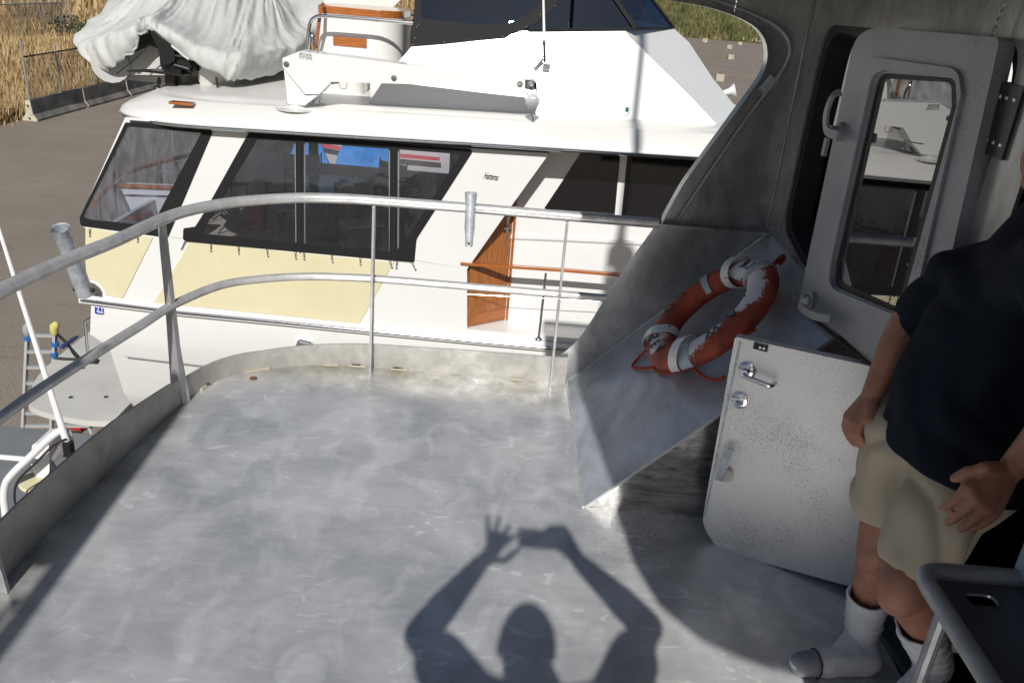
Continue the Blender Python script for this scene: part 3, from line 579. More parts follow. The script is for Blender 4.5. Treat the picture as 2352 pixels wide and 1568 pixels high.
# ---- hatch table with tubular rim beside the wheelhouse door
zt = .70; c0 = UZ(2112, 1297, zt)
HT = thing('aluminium_tray_table', 'aluminium tray with rounded tubular rim near the wheelhouse door', 'tray table', (c0.x, c0.y, 0))
x0, y1_, x1_, y0_ = c0.x, c0.y, c0.x+.75, c0.y-.85
ol = rnd([(x0, y1_), (x1_, y1_), (x1_, y0_), (x0, y0_)], .05, 6)
sl_ = rnd([(x0+.075, y1_-.050), (x0+.135, y1_-.050), (x0+.135, y1_-.085), (x0+.075, y1_-.085)], .016, 5)
obj('tray', MB().sheet([[(x, y, zt-.022) for x, y in ol], [(x, y, zt-.022) for x, y in sl_]], (0, 0, -.006)), alu('tray_aluminium', (.12, .125, .14), .4, .5, 3, .3), HT)
obj('rim', MB().tube([(x, y, zt-.012) for x, y in ol+ol[:2]], .019, 14, False), ALU, HT, smooth=True)
for x, y in ((x0+.05, y0_+.05), (x1_-.05, y1_-.05), (x1_-.05, y0_+.05), (x0+.05, y1_-.05)): obj('leg', MB().tube([(x, y, .004), (x, y, zt-.03)], .015, 10), ALU, HT, smooth=True)
p = UZ(2362, 1345, zt); jt = thing('water_jug', 'pale blue container standing on the tray table at the picture edge', 'jug', (p.x+.05, p.y, zt-.02))
obj('jug_body', MB().box((p.x-.0, p.y-.06, zt-.02), (p.x+.14, p.y+.07, zt+.16)), mat('pale_blue_plastic', (.35, .45, .6), .4), jt, bevel=.02)
obj('cap', MB().lathe([(.02, 0), (.02, .025)], (p.x+.07, p.y, zt+.16), (0, 0, 1), 14), mat('blue_cap', (.02, .25, .6), .4), jt)
# ---- mast on the wheelhouse roof (its shadow falls on the yacht)
MS = obj('mast', MB().tube([(.72, 0, 1.95), (.72, 0, 9.2)], .045, 12), ALU, WB, smooth=True)
circ = [(.80+.022*math.cos(t), .0, 5.40+.022*math.sin(t)) for t in [k*math.pi/6 for k in range(12)]]
obj('mast_plate', MB().sheet([[(.60, 0, 4.7), (.90, 0, 4.7), (.90, 0, 5.52), (.86, 0, 5.62), (.78, 0, 5.66), (.75, 0, 5.80), (.69, 0, 5.80), (.66, 0, 5.66), (.60, 0, 5.58)], [(.655+.035*math.cos(t), 0, 5.33+.035*math.sin(t)) for t in [k*math.pi/6 for k in range(12)]]], (0, -.01, 0)), ALU, MS)
# ---- life ring on the locker
bn = V((-.711, 0, .703)).normalized(); bu = V((.703, 0, .711)); bv = V((0, 1, 0)); BC = V((.80, 3.06, .575))
LR = thing('life_ring', 'worn red and white life ring lying on the sloping locker', 'life ring', BC)
def TP(a, b, Rr=.236, rr=.064, off=0.):                     # a round the ring, b round the tube
    e = bu*math.cos(a)+bv*math.sin(a); return BC+e*(Rr+(rr+off)*math.cos(b))+bn*(.045+(.045+off)*math.sin(b))
rows = [[TP(2*math.pi*i/72, 2*math.pi*k/20) for k in range(20)] for i in range(73)]
def ring_mat():
    m = mat('worn_ring', (.42, .05, .02), .6, 0, .4); n, l, p = nodes(m); c = n.new('ShaderNodeTexCoord').outputs['Object']
    red = ramp(n, l, noise_node(n, l, c, 9, 6, .7), [(.3, (.14, .045, .03)), (.5, (.34, .06, .03)), (.7, (.52, .10, .04))])
    # unpainted white foam where the red has worn away: two patches with ragged edges
    tot = None
    for ctr, rad in [(tuple(TP(a_, b_)), r_) for a_, b_, r_ in ((.42, 1.6, .066), (.15, 1.5, .068), (-.30, 1.9, .056), (-.55, 1.8, .062), (-.80, 1.75, .060), (-1.02, 1.9, .048), (-1.62, 2.0, .042), (-1.9, 1.8, .052), (-2.1, 1.6, .058), (3.0, 1.8, .042), (-3.0, 1.5, .038), (.62, 2.0, .03))]:
        dx = n.new('ShaderNodeVectorMath'); dx.operation = 'DISTANCE'; l.new(c, dx.inputs[0]); dx.inputs[1].default_value = ctr
        q = math_node(n, l, 'SUBTRACT', rad, dx.outputs['Value']); tot = q if tot is None else math_node(n, l, 'MAXIMUM', tot, q)
    rag = math_node(n, l, 'ADD', tot, math_node(n, l, 'MULTIPLY', math_node(n, l, 'SUBTRACT', noise_node(n, l, c, 70, 6, .8), .5), .11))
    msk = ramp(n, l, rag, [(.000, (0, 0, 0)), (.004, (1, 1, 1))])
    scr = ramp(n, l, noise_node(n, l, c, 60, 3, .6, 3, (.3, 1, 1)), [(.70, (0, 0, 0)), (.73, (.8, .8, .8))])
    k = mixc(n, l, msk, red, (.72, .72, .74)); k = mixc(n, l, scr, k, (.5, .36, .30)); l.new(k, p.inputs['Base Color']); return m
RG = obj('ring', MB().grid(rows, True), ring_mat(), LR, smooth=True)
BAND = mat('grey_strap', (.60, .63, .66), .45)
REFL = mat('reflective_tape', (.42, .50, .53), .4, .2)
def band(a, wd, m_, off, b0=-.9, b1=2.6, nm='strap'):
    rows = []
    for i in range(14):
        b = b0+(b1-b0)*i/13; rows.append([TP(a-wd, b, off=off), TP(a+wd, b, off=off), TP(a+wd, b, off=off+.004), TP(a-wd, b, off=off+.004)])
    q = MB().grid(rows, True); q.f += [(0, 1, 2, 3), (52, 53, 54, 55)]; obj(nm, q, m_, LR, smooth=True)
for a, wd, m_, of, b0, b1, nm in [(.06, .085, REFL, .0015, -.2, 3.2, 'reflective_tape'), (1.35, .07, REFL, .0015, .0, 3.0, 'reflective_tape'), (-2.15, .09, REFL, .0015, -.2, 3.2, 'reflective_tape')]: band(a, wd, m_, of, b0, b1, nm)
def loopstrap(a, wd):
    e = bu*math.cos(a)+bv*math.sin(a); t = -bu*math.sin(a)+bv*math.cos(a); rows = []
    for i in range(12):
        b = 3.7-3.9*i/11; k = math.sin(math.pi*i/11); q = TP(a, b, off=.006+.018*k)+t*(.03*k)
        rows.append([q-t*wd, q+t*wd, q+t*wd+bn*.003, q-t*wd+bn*.003])
    q = MB().grid(rows, True); q.f += [(0, 1, 2, 3), (44, 45, 46, 47)]; s_ = obj('strap', q, WHITE, LR, smooth=True)
    obj('rivet', MB().lathe([(.005, 0), (.004, .003)], TP(a, 2.5, off=.022)+t*.012, bn, 10), RUST, s_)
for a in (-2.35, .62, 2.75): loopstrap(a, .023)
LET = mat('ring_lettering', (.012, .014, .03), .5)
for ch, a in (('S', 2.98), ('E', -3.05), ('A', -2.80), ('W', -1.62), ('A', -1.22), ('.', -.80), ('R', .40), ('L', .20), ('C', 1.85), ('O', 2.15)):
    e = bu*math.cos(a)+bv*math.sin(a); t = bu*math.sin(a)-bv*math.cos(a); fade = ch in 'CO' and a > 1.8
    text(ch, 'letter', .066, TP(a, 1.57, off=.0035), -t, e, LET if not fade else RUST, LR, .0012)
def rope(pts, r_=.0065, par=LR, nm='grab_line'):
    s_ = spline(pts, 8); mb = MB().tube(s_, r_, 8); obj(nm, mb, mat('orange_rope', (.42, .06, .03), .8, 0, .3, (160, 1.)), par, smooth=True)
PN = lambda x, y, o=.01: PL(x, y, V((.285, 3.6, 0))+bn*o, bn)
rope([PN(1508, 783, .04), PN(1470, 818), PN(1453, 842), PN(1480, 845), PN(1500, 842), PN(1508, 833, .04)])
rope([PN(1500, 842), PN(1510, 852), PN(1535, 857), PN(1560, 850, .03)])
rope([PN(1590, 842, .04), PN(1612, 862), PN(1640, 872), PN(1664, 866)])
rope([PN(1690, 800, .05), PN(1710, 770, .07), PN(1735, 757, .05)])
rope([PN(1772, 612, .06), PN(1788, 596, .04), PN(1798, 588, .03), PN(1800, 594, .02), PN(1790, 606, .02)], .009)
# ================================================================ THE WHITE MOTOR YACHT ALONGSIDE
MY = thing('motor_yacht', 'large white motor yacht with cream side panels, black canvas enclosure and teak trim', 'yacht', (-.5, 10, GZ))
YY = 8.0; DZ = -1.64
def P8(pts, y=YY): return [UY(a, b, y) for a, b in pts]
# --- cabin side: one skin with openings
f1o = rnd([(289, 281), (484, 297), (488, 304), (386, 545), (186, 518), (184, 499)], [3, 4, 3, 5, 4, 3])
f1i = [(294, 290), (463, 305), (367, 486), (352, 521), (300, 513), (214, 505), (195, 500), (193, 494)]
f2o = rnd([(572, 304), (1080, 342), (1085, 349), (957, 548), (952, 602), (427, 554), (421, 548), (422, 524), (452, 520)], [4, 4, 4, 6, 5, 5, 2, 3, 6])
pa = [(592, 319), (679.5, 325.5), (681.5, 557), (463, 536)]; pb = [(697, 327), (896.5, 342), (895, 577), (697.5, 558.5)]; pc = [(913, 343), (1058, 354), (936, 546), (912, 573)]
skin = [(287, 270), (484, 286), (900, 322), (1262, 345), (1258, 358), (1180, 466), (1073, 618), (1073, 762), (1079, 779), (850, 754), (420, 712), (203, 688), (196, 600), (196, 524), (184, 518), (184, 499)]
sh = lambda pts, d: [V((p.x, p.y, p.z)) for p in P8(pts)]
ctr = lambda pts, k: [(sum(p[0] for p in pts)/len(pts)*(1-k)+p[0]*k, sum(p[1] for p in pts)/len(pts)*(1-k)+p[1]*k) for p in pts]
h1 = rnd([(297, 287), (477, 302), (378, 538), (200, 512), (190, 501)], 3); h2 = rnd([(580, 312), (1074, 348), (948, 548), (943, 596), (432, 549), (445, 526)], 3)
side = obj('cabin_side', MB().sheet([P8(skin), P8(h1), P8(h2)], (0, .05, 0)), GEL, MY, bevel=.006)
def proud(pts, o_): return [V((p.x, YY-o_, p.z)) for p in P8(pts)]
e1 = obj('stern_enclosure', MB().sheet([proud(f1o, .012), proud(f1i, .012)], (0, .011, 0)), CANVAS, MY)
obj('clear_panel', MB().sheet([proud(f1i, .006)], (0, .002, 0)), VINYLC, e1)
e2 = obj('side_enclosure', MB().sheet([proud(f2o, .012), proud(pa, .012), proud(pb, .012), proud(pc, .012)], (0, .011, 0)), CANVAS, MY)
for q in (pa, pb, pc): obj('clear_panel', MB().sheet([proud(q, .006)], (0, .002, 0)), VINYL, e2)
for (a, b), (c, d) in (((689, 318), (690, 580)), ((905, 333), (905, 598))):
    obj('zip', MB().tube([V((UY(a, b, YY).x, YY-.014, UY(a, b, YY).z)), V((UY(c, d, YY).x, YY-.014, UY(c, d, YY).z))], .006, 6), RUB, e2)
    for s_ in (-1, 1):
        p0_, p1_ = UY(a+s_*9.5, b+4, YY+.03), UY(c+s_*8.5, d-20, YY+.03); obj('frame_tube', MB().tube([p0_, p1_], .014, 8), WHITE, e2, smooth=True)
# bungee loops under the canvas
LOOPM = mat('loop_cord', (.06, .06, .05), .6)
def loop(par, x, y, dx=0, L=18):
    a = proud([(x-2.2, y)], .012)[0]; b = proud([(x+2.2, y)], .012)[0]; c = proud([(x+dx, y+L)], .016)[0]
    o = obj('bungee_loop', MB().tube(spline([a, a.lerp(c, .6), c-V((.006, 0, 0)), c+V((.006, 0, 0)), b.lerp(c, .6), b], 3), .0032, 5), LOOPM, par)
    obj('button', MB().lathe([(.009, 0), (.006, .006)], proud([(x+dx, y+L-3)], .012)[0], (0, -1, 0), 8), GELC, o)
for x, y, dx in ((208, 524, 0), (318, 537, 0), (380, 543, 6), (486, 0, 0), (549, 0, 1), (614, 0, 3), (679, 0, 2), (699, 0, 1), (762, 0, 3), (828, 0, 1), (895, 0, 6), (912, 0, -1), (946, 0, 9), (427, 0, -9)):
    if y == 0: y = 553+(x-427)*.0915
    loop(e1 if x < 400 else e2, x, y, dx)
# cream panels
for pts_, lb in (([(197, 523), (352, 545), (283, 684), (243, 678), (240, 664), (230, 650), (214, 642), (200, 640)], None), ([(434, 556), (905, 602), (826, 742), (354, 694), (417, 590)], None)):
    cp = obj('cream_panel', MB().sheet([proud(pts_, .009)], (0, .0085, 0)), CREAM, MY, bevel=.002)
    for k in range(16 if len(pts_) == 5 else 5):
        if len(pts_) == 5:
            t = k/15; x = 380+t*500; pos = [(x, 560+(x-400)*.092+28+(k % 2)*40), (372+(k//2)*62, 640+(x-400)*.05+((k*37) % 45))][k % 2]; pos = (min(pos[0], 860), min(pos[1], 690+(pos[0]-380)*.09))
        else: pos = [(340, 572), (325, 600), (262, 674), (232, 560), (305, 640)][k]
        obj('screw', MB().lathe([(.007, 0), (.004, .003)], proud([pos], .0095)[0], (0, -1, 0), 7), CREAM, cp)
# chrome fairlead at the stern corner
fl = obj('stern_fairlead', MB().lathe([(.13, 0), (.125, .012), (.09, .006), (.0, .003)], UY(208, 674, YY-.0), (0, -1, 0), 24), mat('worn_chrome', (.5, .5, .5), .2, 1., .5, (12, 1.), (9, .6, (1, 1, 1))), MY, smooth=True)
# --- ledge, rub rails
def along(ptsD, y, prof, nm, m_, par=MY):                 # profile (dy,dz) swept along a line of pixels in plane y
    rows = [[UY(a, b, y)+V((0, q, z)) for q, z in prof] for a, b in ptsD]; mb = MB().grid(rows, True)
    n_ = len(prof); mb.f.append(tuple(range(n_))); mb.f.append(tuple(range((len(rows)-1)*n_, len(rows)*n_))); return obj(nm, mb, m_, par, smooth=True)
rubl = [(187, 688), (205, 690), (420, 717), (640, 738), (850, 759), (1080, 781), (1303, 802), (1700, 840), (2300, 897)]
along(rubl, YY, [(.06, .075), (-.015, .055), (-.055, .022), (-.055, -.015), (.06, -.02)], 'toe_ledge', GEL)
rubr = along(rubl, YY-.05, [(.0, .012), (-.02, .012), (-.028, .0), (-.02, -.014), (.0, -.016)], 'rub_rail', mat('rub_steel', (.28, .28, .31), .2, .9))
mb = MB()
for k in range(44):
    t = k/43; x = 195+t*1110; y = np.interp(x, [p[0] for p in rubl], [p[1] for p in rubl]); mb.lathe([(.006, 0), (.003, .004)], UY(x, float(y), YY-.079), (0, -1, 0), 6)
obj('rail_screws', mb, CHROME, rubr)['kind'] = 'stuff'
# --- hull
def hullrow(x, zt_, zb): return [(x, YY+.0, zt_), (x, YY-.02, zt_-.35), (x, YY+.02, zb+.9), (x+.0, YY+.12, zb+.3), (x, YY+.35, zb-.1), (x, YY+1.2, zb-.75), (x, 10.1, zb-1.1), (x, YY+3.4, zb-.75), (x, 12.1, zb-.1), (x, 12.25, zb+.9), (x, 12.25, zt_)]
tp = UY(205, 696, YY); rows = []
for k in range(15):
    x = tp.x+.02+k*1.15; nar = 0 if k < 8 else ((k-7)/7.)**2.2; zt_ = tp.z+.0-.015*k*(k < 9)+(-.12 if k >= 9 else 0)
    rows.append([(a-(.0), b+(10.1-b)*min(.98, nar), c) for a, b, c in hullrow(x, zt_, -3.1+.01*k)])
r0 = rows[0]; rows[0] = [(r0[0][0], *r0[0][1:]), (r0[1][0]-.045, *r0[1][1:]), (r0[2][0]+.12, *r0[2][1:]), (r0[3][0]+.17, *r0[3][1:])]+[(a+.2, b, c) for a, b, c in r0[4:9]]+[(r0[9][0]+.12, *r0[9][1:]), r0[10]]
hb = MB().grid(rows); hb.f.append(tuple(range(11)))
HULL = obj('hull', hb, GEL, MY, smooth=True, sharp=50)
obj('boot_stripe', MB().tube([UY(285, 818, YY-.028), UY(337, 824, YY-.03), UY(440, 836, YY-.03), UY(552, 848, YY-.03), UY(900, 884, YY-.03), UY(1600, 950, YY-.03)], .006, 6), mat('grey_line', (.33, .33, .36), .5), HULL)
obj('keel', MB().box((-4.0, 9.95, -4.75), (5, 10.25, -3.9)), RUB, MY)
AF = mat('dark_bottom_paint', (.02, .02, .025), .8)
rows = [[(x, 8.30+n*.5, -3.32), (x, 9.15+n*.3, -3.95), (x, 10.1, -4.25), (x, 11.05-n*.3, -3.95), (x, 11.95-n*.5, -3.32)] for x, n in ((-4.1, 0), (2, 0), (7, 1), (10, 3))]
obj('bottom_paint', MB().grid(rows), AF, MY, smooth=True)
# registration sticker "21"
a_ = [(221, 702), (238, 704), (238, 719), (221, 717)]; st = obj('sticker', MB().sheet([[V((p.x, YY-.032, p.z)) for p in P8(a_)]], (0, .002, 0)), mat('sticker_blue', (.01, .04, .42), .4), MY)
pc_ = UY(229.5, 711, YY-.034); text('21', 'number', .065, pc_, (1, 0, -.09), (0, 0, 1), WHITE, st, .001, 0, 1, .05)
obj('white_band', MB().obox(UY(229.5, 717, YY-.0335), (.032, 0, -.003), (0, .001, 0), (0, 0, .006)), WHITE, st)
# hawse fitting
q = UY(699, 792, YY-.03); obj('hull_vent', MB().obox(UY(699, 790, YY-.03), (.08, 0, -.012), (0, .045, 0), (.018, 0, .05)), CHROME, MY, bevel=.025)
# --- swim platform
pl = [UZ(x, y, -3.1) for x, y in ((258, 968), (205, 966), (150, 958), (110, 949), (82, 940), (66, 931))]
pl = [V((p.x, p.y, -3.1)) for p in pl]; far = [V((p.x, 20.2-p.y, -3.1)) for p in reversed(pl)]
sp_ = obj('swim_platform', MB().sheet([spline(pl, 4)+spline([pl[-1], V((pl[-1].x-.30, 8.9, -3.1)), V((pl[-1].x-.36, 10.1, -3.1)), V((pl[-1].x-.30, 11.3, -3.1)), far[0]], 4)[1:-1]+spline(far, 4)], (0, 0, -.07)), mat('platform_gelcoat', (.55, .54, .51), .45, 0, .4, None, (2, .08, (1, 1, 1))), MY, bevel=.02)
for i, (x, y) in enumerate(((163, 912), (244, 911), (190, 845), (222, 834))): obj('deck_bolt', MB().lathe([(.03, 0), (.02, .008)], UZ(x, y, -3.098), (0, 0, 1), 10), STEEL, sp_)
obj('platform_ladder', MB().tube([UZ(203, 830, -3.08), UZ(203, 830, -3.08)+V((.03, 0, .55)), UZ(203, 830, -3.08)+V((.1, 0, .6))], .02, 8), STEEL, sp_, smooth=True)
# --- transom and aft deck interior
tx = tp.x+.05
# side deck and cabin wall forward
side_in = 8.37
obj('side_deck', MB().box((-.62, YY+.02, DZ-.05), (11, side_in+.02, DZ)), GEL, MY)
cw = MB().sheet([[(-.75, side_in, DZ), (11, side_in, DZ-.3), (11, side_in, .55), (-.75, side_in, .36)]], (0, .05, 0)); CW = obj('cabin_wall', cw, GEL, MY)
W8 = lambda pts, o=.006: [V((p.x, side_in-o, p.z)) for p in P8(pts, side_in)]
wn = rnd([(1334, 352), (1424, 357), (1412, 494), (1255, 484), (1250, 478)], [3, 2, 3, 4, 3]); wn2 = rnd([(1441, 358), (2300, 405), (2300, 590), (1427, 497)], 3)
for q in (wn, wn2):
    wo = obj('side_window', MB().sheet([W8(q)], (0, .005, 0)), DARKGLASS, MY); c = ctr(q, .965)
    obj('window_gasket', MB().sheet([W8(q, .009), W8([(a*.0+u, b*.0+v_) for (a, b), (u, v_) in zip(q, ctr(q, .975))], .009)], (0, .003, 0)), RUB, wo)
obj('sill_line', MB().tube([W8([(1258, 482)], .012)[0], W8([(1412, 491)], .012)[0]], .004, 6), STEEL, MY)
along([(1160, 545), (1200, 546), (1300, 550), (1700, 570), (2300, 610)], side_in, [(.0, .045), (-.018, .03), (-.018, -.005), (.0, -.03)], 'wall_moulding', GEL)
obj('aft_bulkhead', MB().box((-.78, side_in-.0, DZ), (-.74, 12.0, .4)), mat('grey_bulkhead', (.55, .55, .53), .5), MY)  # even light grey, darker than the gelcoat skin
# teak door set across the side deck
A0, A1 = V((-.485, YY+.055, DZ+.01)), V((-.098, side_in-.012, DZ+.01)); ad = (A1-A0).normalized(); an = V((ad.y, -ad.x, 0)); HD = 2.02
dr = obj('teak_door', MB().sheet([[A0, A1, A1+V((0, 0, HD)), A0+V((0, 0, HD))]], -an*.035), TEAKD, MY)
LD_ = (A1-A0).length
def DQ(s_, z, o=0): return A0+ad*s_+V((0, 0, z))+an*o
def pan_(s0, s1, z0, z1, nm, m_):
    o = obj(nm, MB().sheet([[DQ(s0, z0, .004), DQ(s1, z0, .004), DQ(s1, z1, .004), DQ(s0, z1, .004)], [DQ(s0+.02, z0+.02, .004), DQ(s1-.02, z0+.02, .004), DQ(s1-.02, z1-.02, .004), DQ(s0+.02, z1-.02, .004)]], -an*.006), m_, dr)
obj('kick_board', MB().obox(DQ(LD_/2, .08, .006), ad*LD_*.48, V((0, 0, .05)), an*.006), TEAK, dr)
pan_(.09, LD_-.10, .22, .98, 'panel_moulding', TEAK); obj('upper_panel', MB().obox(DQ(LD_*.45, 1.42, .002), ad*.14, V((0, 0, .24)), an*.004), DARKGLASS, dr)
hp_ = obj('handle_plate', MB().obox(DQ(LD_-.065, 1.02, .006), ad*.018, V((0, 0, .13)), an*.004), CHROME, dr, bevel=.003)
obj('handle', MB().tube([DQ(LD_-.065, 1.05, .01), DQ(LD_-.065, 1.05, .05), DQ(LD_-.15, 1.045, .055)], .011, 8), CHROME, hp_, smooth=True)
obj('door_jamb', MB().tube([A1+V((.02, -.004, 0)), A1+V((.02, -.004, 1.95))], .014, 6), TEAK, dr)
# teak hand rail, stanchion and life line
tr = along([(1058, 603.5), (1075, 605.5), (1175, 612.5), (1300, 621), (1421, 631), (1700, 652), (2300, 700)], YY+.01, [(.03, .014), (.0, .022), (-.03, .014), (-.032, -.010), (.0, -.018), (.03, -.010)], 'teak_hand_rail', TEAK)
for a, b in (((1254, 627), (1237, 777)), ((1700, 655), (1670, 820))):
    p, q = UY(*a, YY+.01), UY(*b, YY+.01); so_ = obj('stanchion', MB().tube([p, q], .012, 10), STEEL, MY, smooth=True)
    obj('stanchion_base', MB().lathe([(.04, 0), (.035, .012), (.014, .03)], q-V((0, 0, .005)), (0, 0, 1), 16), CHROME, so_, smooth=True)
obj('life_line', MB().tube([UY(1074, 676, YY+.03), UY(1100, 677, YY+.03), UY(1400, 693, YY+.03), UY(2200, 760, YY+.03)], .0035, 5), STEEL, MY)
# --- roof: rounded slab with crowned top, rising slightly forward
def plan(inset, x0=-4.17, x1=2.35, y0=7.92, y1=12.35, r_=.95):
    x0 += inset; y0 += inset; y1 -= inset; r_ = max(.3, r_-inset*.5); out = []
    for k in range(9): a = math.pi/2*k/8; out.append((x0+r_*1.15-r_*1.15*math.sin(a), y0+r_*.85-r_*.85*math.cos(a)))
    for k in range(9): a = math.pi/2*k/8; out.append((x0+r_*1.15-r_*1.15*math.cos(a), y1-r_*.85+r_*.85*math.sin(a)))
    return out+[(x1, y1), (x1, y0)]
def rz(x): return .245+.022*(x+3.4)
rings = [(.10, -.03), (.0, -.02), (-.02, .015), (-.005, .045), (.06, .09), (.25, .178), (.27, .184), (.29, .185), (.38, .187), (.40, .196), (.60, .205), (1.3, .235), (1.9, .245)]
rows = [[(x, y, rz(x)+z) for x, y in plan(i)] for i, z in rings]; mb = MB().grid(rows, True); n_ = len(rows[0]); mb.f.append(tuple(range(len(mb.v)-n_, len(mb.v)))); 
RF = obj('roof', mb, GELC, MY, smooth=True, sharp=40)
mb = MB(); pr_ = [(x, y, rz(x)-.0) for x, y in plan(.06)]; mb.sheet([pr_], (0, 0, -.03)); obj('headliner', mb, mat('headliner', (.5, .5, .5), .7), RF)
ed = [(x, y, rz(x)-.012) for x, y in plan(-.02)]; ed = [ed[-1]]+ed[:-1]
rr_ = obj('roof_rail', MB().tube(ed, .017, 10), CHROME, MY, smooth=True)
along([(300, 276), (480, 290), (800, 316), (1100, 336), (1262, 346)], YY-.0, [(0, 0), (-.02, 0), (-.02, -.02), (0, -.02)], 'canvas_track', RUB)
mb = MB()
for k in range(60):
    x = -3.2+k*.14; mb.lathe([(.005, 0), (.003, .003)], (x, 7.882, rz(x)-.008), (0, -1, 0), 6)
obj('track_screws', mb, CHROME, rr_)['kind'] = 'stuff'
# --- flybridge coaming (leans inboard)
FP, FN = V((0, 8.60, .52)), V((0, -.94, .34)).normalized()
FB = lambda pts, o=0.: [PL(a, b, FP+FN*o, FN) for a, b in pts]
fbs = [(835, 254), (875, 193), (913, 143), (930, 125), (944, 108), (1020, 101), (1095, 93), (1160, 88), (1172, 80), (1200, 71), (1270, 70), (1435, 69), (1447, 84), (1500, 137), (1570, 205), (1625, 262), (1658, 298), (1640, 302), (1250, 279)]
fbp = obj('flybridge_side', MB().sheet([FB(fbs)], -FN*.05), GEL, MY, bevel=.004)
A_ = FB([(1435, 69), (1500, 137), (1570, 205), (1658, 298)]); Bx = [UY(a, b, y) for (a, b), y in zip([(1547, 65), (1583, 98), (1637, 180), (1692, 248)], (10.1, 10.0, 9.7, 9.5))]
obj('flybridge_front', MB().grid([A_, Bx]), GEL, MY, smooth=True)
Cx = [V((p.x-.3, 12.2, p.z)) for p in Bx]; obj('flybridge_nose', MB().grid([Bx, Cx]), GEL, MY, smooth=True)
ridge = FB([(1060, 106), (1150, 102), (1171, 101.5), (1300, 101), (1583, 99)], .004); obj('coaming_step', MB().tube(ridge[1:4], .008, 6), GEL, fbp, smooth=True)
rows = [FB([p], o)[0] for p, o in (((835, 255), .01), ((1250, 280), .01), ((1658, 303), .01))]; obj('base_flange', MB().tube(rows, .012, 6), GELC, fbp, smooth=True)
tpz = FB([(944, 108), (1435, 69)])
obj('flybridge_deck', MB().sheet([[V((tpz[0].x, 8.95, 1.10)), V((tpz[1].x, 8.95, 1.30)), V((tpz[1].x, 12.1, 1.30)), V((tpz[0].x, 12.1, 1.10))]], (0, 0, -.03)), DARKIN, MY)
obj('far_coaming', MB().box((-1.3, 12.0, .45), (1.1, 12.1, 1.25)), GEL, MY)
# canvas with clear windows (aft part), dark screens (forward)
cv = [(944, 107), (1020, 101), (1095, 93), (1150, 88), (1168, 80), (1172, 76), (1200, 70), (1235, 52), (1268, 22), (1300, -20), (1330, -70), (960, -90)]
cwn = rnd([(968, -80), (1298, -60), (1258, -10), (1222, 28), (1175, 52), (1120, 58), (1000, 48), (968, 42)], [2, 2, 5, 5, 8, 8, 6, 5])
CV = obj('flybridge_canvas', MB().sheet([FB(rnd(cv, [3, 0, 0, 0, 4, 3, 3, 0, 0, 0, 0, 0]), .01), FB(cwn, .01)], -FN*.01), CANVAS, MY)
obj('clear_panel', MB().sheet([FB(cwn, .004)], -FN*.004), SCREENG, CV)
mb = MB()
for x, y in ((950, 103), (953, 88), (957, 62), (961, 57), (1020, 97), (1080, 93), (1105, 91), (1155, 85), (1209, 62), (1241, 34), (1275, 14)): mb.lathe([(.004, 0), (.003, .003)], FB([(x, y)], .012)[0], FN, 8)
obj('snap_fasteners', mb, mat('nickel_snap', (.45, .45, .45), .6), CV)['kind'] = 'stuff'
swn = [(1212, 69), (1272, 17), (1300, -25), (1395, -30), (1460, 66)]
obj('side_screen', MB().sheet([FB(swn, .0)], -FN*.006), SCREENG, MY)
obj('front_screen', MB().grid([FB([(1462, 66), (1405, -20)], .002), [UY(1547, 64, 10.1), UY(1490, -10, 9.9)]]), SCREENG, MY)
obj('screen_frame', MB().tube([FB([(1395, -30)], .01)[0], FB([(1461, 67)], .01)[0]], .028, 4).tube([FB([(1212, 70)], .01)[0], FB([(1461, 67)], .01)[0], UY(1547, 65, 10.1)], .014, 6).tube([UY(1547, 65, 10.1), UY(1490, -10, 9.9)], .02, 6), CANVAS, MY)
obj('stainless_hoop', MB().tube([FB([(1252, -60)], -.3)[0], FB([(1205, 62)], -.25)[0]], .014, 8).tube([FB([(1120, -60)], -.4)[0], FB([(1230, 60)], -.3)[0]], .012, 8), CHROME, MY, smooth=True)
mb = MB(); rows = []
for i in range(7):
    t = i/6; rows.append([UY(1365+65*j/6, 62-(46*math.sin(math.pi*(.18+.64*j/6)))*(math.sin(math.pi*(.5+.5*t)) if t < 1 else 0)-.0, 9.6+1.0*t) for j in range(7)])
obj('helm_cover', MB().grid(rows), mat('grey_fabric', (.42, .42, .43), .8, 0, .3, (12, .6)), MY, smooth=True)
obj('helm_seat', MB().box((-.35, 9.8, 1.28), (-.05, 10.4, 1.85)).box((.1, 10.2, 1.28), (.3, 10.9, 1.8)), mat('grey_seat', (.3, .3, .32), .6), MY, bevel=.05)
# antenna with folding mount
p0_, p1_ = FB([(1251, 148)], .05)[0], FB([(1247, -60)], .10)[0]; pm = p0_.lerp(p1_, .26)
an_ = obj('whip_antenna', MB().tube([pm, p1_], [.014, .010], 10), WHITE, MY, smooth=True)
obj('antenna_ferrule', MB().tube([p0_+V((0, -.01, .03)), pm], .011, 10), BLACK, an_, smooth=True)
obj('antenna_mount', MB().obox(p0_+V((.02, .02, -.02)), (.035, 0, 0), (0, .03, 0), (0, 0, .035)).tube([p0_+V((-.09, .0, -.05)), p0_+V((-.02, 0, .05))], .012, 8), STEEL, an_, bevel=.006)
obj('antenna_cable', MB().tube(spline([p0_+V((-.02, -.01, .13)), p0_+V((-.09, 0, .06)), p0_+V((-.10, 0, -.03)), p0_+V((-.05, .03, -.08))], 4), .005, 6), GELC, an_)
# navigation light
c = FB([(1436, 254)], .0)[0]; nl = obj('navigation_light', MB().lathe([(.055, 0), (.052, .02), (.03, .04), (.0, .045)], c, FN, 24), WHITE, MY, smooth=True)
obj('green_lens', MB().obox(c+FN*.036+V((.012, 0, 0)), (.016, 0, 0), FN*.012, V((0, .3, .95)).normalized()*.022), mat('green_lens', (.01, .10, .075), .1), nl, bevel=.004)
